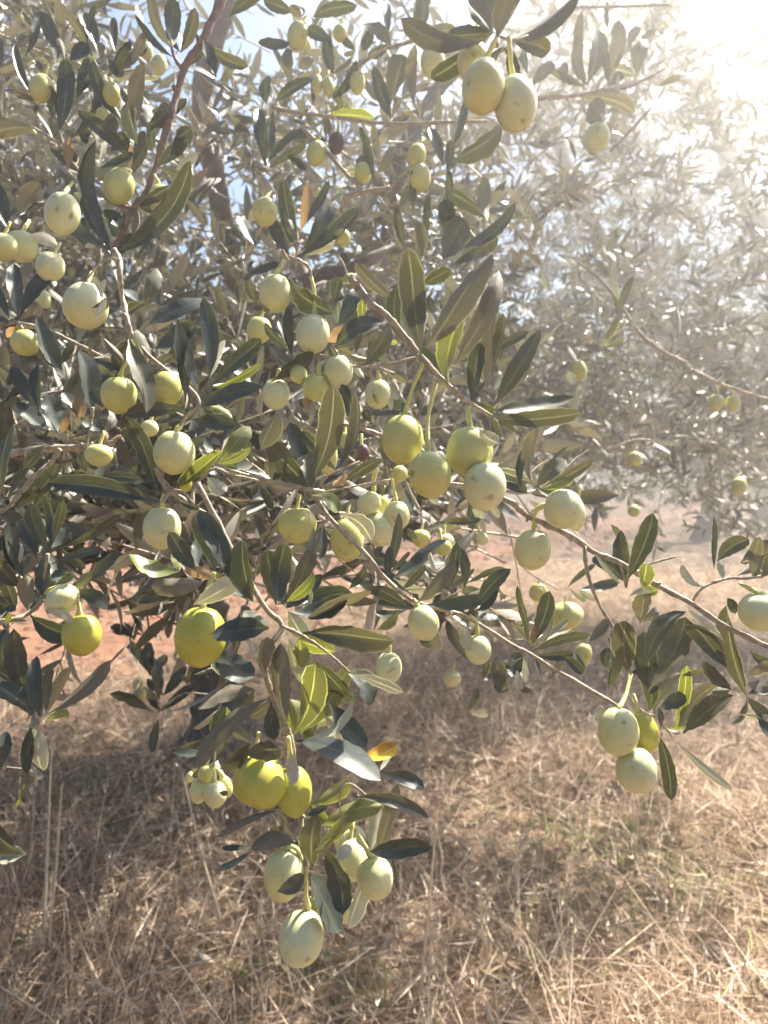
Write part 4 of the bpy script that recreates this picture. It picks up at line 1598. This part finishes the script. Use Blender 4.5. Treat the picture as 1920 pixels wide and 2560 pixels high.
# crumbs of red soil, small stones and fallen leaves lying in the litter
def scatter_lumps(nr, n, y0, y1, smin, smax, only=None):
    x, y = scatter(nr, n, y0, y1, 1.2)
    if only is not None:
        k = only(x, y); x, y = x[k], y[k]
    n = len(x); s = nr.uniform(smin, smax, n)
    base = np.array([[1, 0, 0], [-1, 0, 0], [0, 1, 0], [0, -1, 0], [0, 0, .8], [0, 0, -.8], [.6, .6, .4], [-.6, -.6, .4]])
    fc = np.array([[0, 6, 4, 4], [6, 2, 4, 4], [2, 1, 4, 4], [1, 7, 4, 4], [7, 3, 4, 4], [3, 0, 4, 4], [0, 2, 6, 6], [3, 7, 1, 1]])[:, :3]
    A = base[None] * (1 + nr.uniform(-.3, .3, (n, 8, 3))) * s[:, None, None]
    A += np.stack([x, y, height(x, y) * np.clip((14 - y) / 6, .1, 1) + s * .3], 1)[:, None]
    return A.reshape(-1, 3), (np.arange(n)[:, None, None] * 8 + fc[None]).reshape(-1, 3)
V, Fq = scatter_lumps(nr, 6000, 4.4, 22, .01, .05, lambda x, y: y - 1.5 * x > 5.4)
o = fast_mesh('soil_clods', V, Fq, m, None)
o['kind'] = 'stuff'; o['label'] = 'crumbly reddish clods on the bare soil'; o['category'] = 'soil'
x, y = scatter(nr, 1500, 1.0, 6, 1.2)
c = np.stack([x, y, height(x, y) + .03], 1)
V, Fq, tn, tw = sprig_arrays(nr, c, 2, .01, .05, 2)
o = fast_mesh('fallen_leaves', V, Fq, M_LITTER, None, tn)
o['kind'] = 'stuff'; o['label'] = 'fallen dry leaves lying in the grass'; o['category'] = 'leaves'

# tall single stalks one can tell apart; (foot x, foot y, tip x, tip y) in photograph pixels
def stalk(foot, tip, label, ears=0, seed=0, rad=.0026, mid=(0, 0)):
    rng = random.Random(seed)
    d = ground_depth(foot[1])
    b = P(foot[0], foot[1], d)
    b.z = float(height(b.x, b.y))
    t = P(tip[0], tip[1], d - .12)
    mm = P((foot[0] + tip[0]) / 2 + mid[0], (foot[1] + tip[1]) / 2 + mid[1], d - .06)
    root = empty('dry_grass_stalk', b, label, 'grass stalk', 'tall dry stalks in the grass')
    V, Fc = tube([b, b + (mm - b) * .5 + Vector((rng.uniform(-.01, .01), 0, 0)), mm, mm + (t - mm) * .5, t], [rad * 1.3, rad * 1.15, rad, rad * .8, rad * .5], 6, 5, .05, rng)
    mesh_obj('stem', V, Fc, M_STEM, root)
    for k in range(ears):
        f = .55 + .45 * k / max(1, ears - 1)
        c = mm + (t - mm) * ((f - .5) * 2)
        s = 1 if k % 2 else -1
        e = c + Vector((s * .010, 0, .008))
        V, Fc = tube([c, c + (e - c) * .5, e], [.0012, .0034, .0006], 6, 3)
        mesh_obj('spikelet', V, Fc, M_STEM, root)
M_STEM = bark_material('dry_stem', (0.66, 0.54, 0.38), (0.82, 0.72, 0.54), 90.0, 0.2)
for k, a in enumerate([
 ((105, 2450), (130, 1850), 'tallest straight dry stalk near the left edge'),
 ((120, 2440), (155, 1960), 'dry stalk crossing beside the tallest one at the left'),
 ((560, 2370), (455, 1930), 'long stalk leaning left below the cluster of small olives'),
 ((225, 2240), (360, 2030), 'bent broken stalk in the shaded grass at the left'),
 ((1050, 2530), (1090, 2065), 'tall upright dry stalk just right of the lowest olive'),
 ((1640, 2500), (1660, 2480), 'short stub of a stalk at the lower right'),
 ((1210, 2440), (1200, 2200), 'stalk with beaded seed heads right of the tall upright one', 8),
 ((1445, 2210), (1465, 1985), 'seed-headed stalk left of the lowest pair of right-hand olives', 9),
 ((1290, 2240), (1300, 2090), 'seed-headed stalk in the bright grass patch', 7),
 ((1600, 2170), (1590, 1980), 'thin stalk directly under the right-hand olives'),
 ((1400, 2450), (1285, 2300), 'stalk lying slanted in the lower right'),
 ((1700, 2560), (1580, 2420), 'slanted pale stalk near the bottom right'),
 ((250, 2470), (540, 2395), 'long fallen stem arched across the lower left'),
 ((800, 2390), (930, 2350), 'fallen stem reaching right from under the lowest olive'),
 ((1280, 2240), (1460, 2215), 'pale flat stick at the left of the bright patch'),
 ((1120, 2230), (1090, 2060), 'short stalk leaning against the tall upright one'),
 ((740, 2200), (690, 2050), 'stalk between the glossy pair and the lower olives'),
]):
    if 'stub' in a[2]: continue
    stalk(a[0], a[1], a[2], a[3] if len(a) > 3 else 0, 40 + k)

# ---------------------------------------------------------------- haze, added to stand in for lens glare
def box(name, lo, hi, mat):
    V = [(x, y, z) for z in (lo[2], hi[2]) for y in (lo[1], hi[1]) for x in (lo[0], hi[0])]
    Fc = [[0, 2, 3, 1], [4, 5, 7, 6], [0, 1, 5, 4], [2, 6, 7, 3], [0, 4, 6, 2], [1, 3, 7, 5]]
    return mesh_obj(name, V, Fc, mat, None, smooth=False)
m, n = new_mat('glare_haze')
o = N(n, 'ShaderNodeOutputMaterial'); v = N(n, 'ShaderNodeVolumePrincipled')
v.inputs['Color'].default_value = (1.0, 0.97, 0.93, 1)
v.inputs['Density'].default_value = HAZE_DENSITY
v.inputs['Anisotropy'].default_value = HAZE_G
n.links.new(v.outputs[0], o.inputs['Volume'])
hz = box('haze', (-80, -25, -1.2), (80, 125, HAZE_TOP), m)
hz['kind'] = 'stuff'; hz['label'] = 'haze added to give the lens glare towards the sun'; hz['category'] = 'haze'
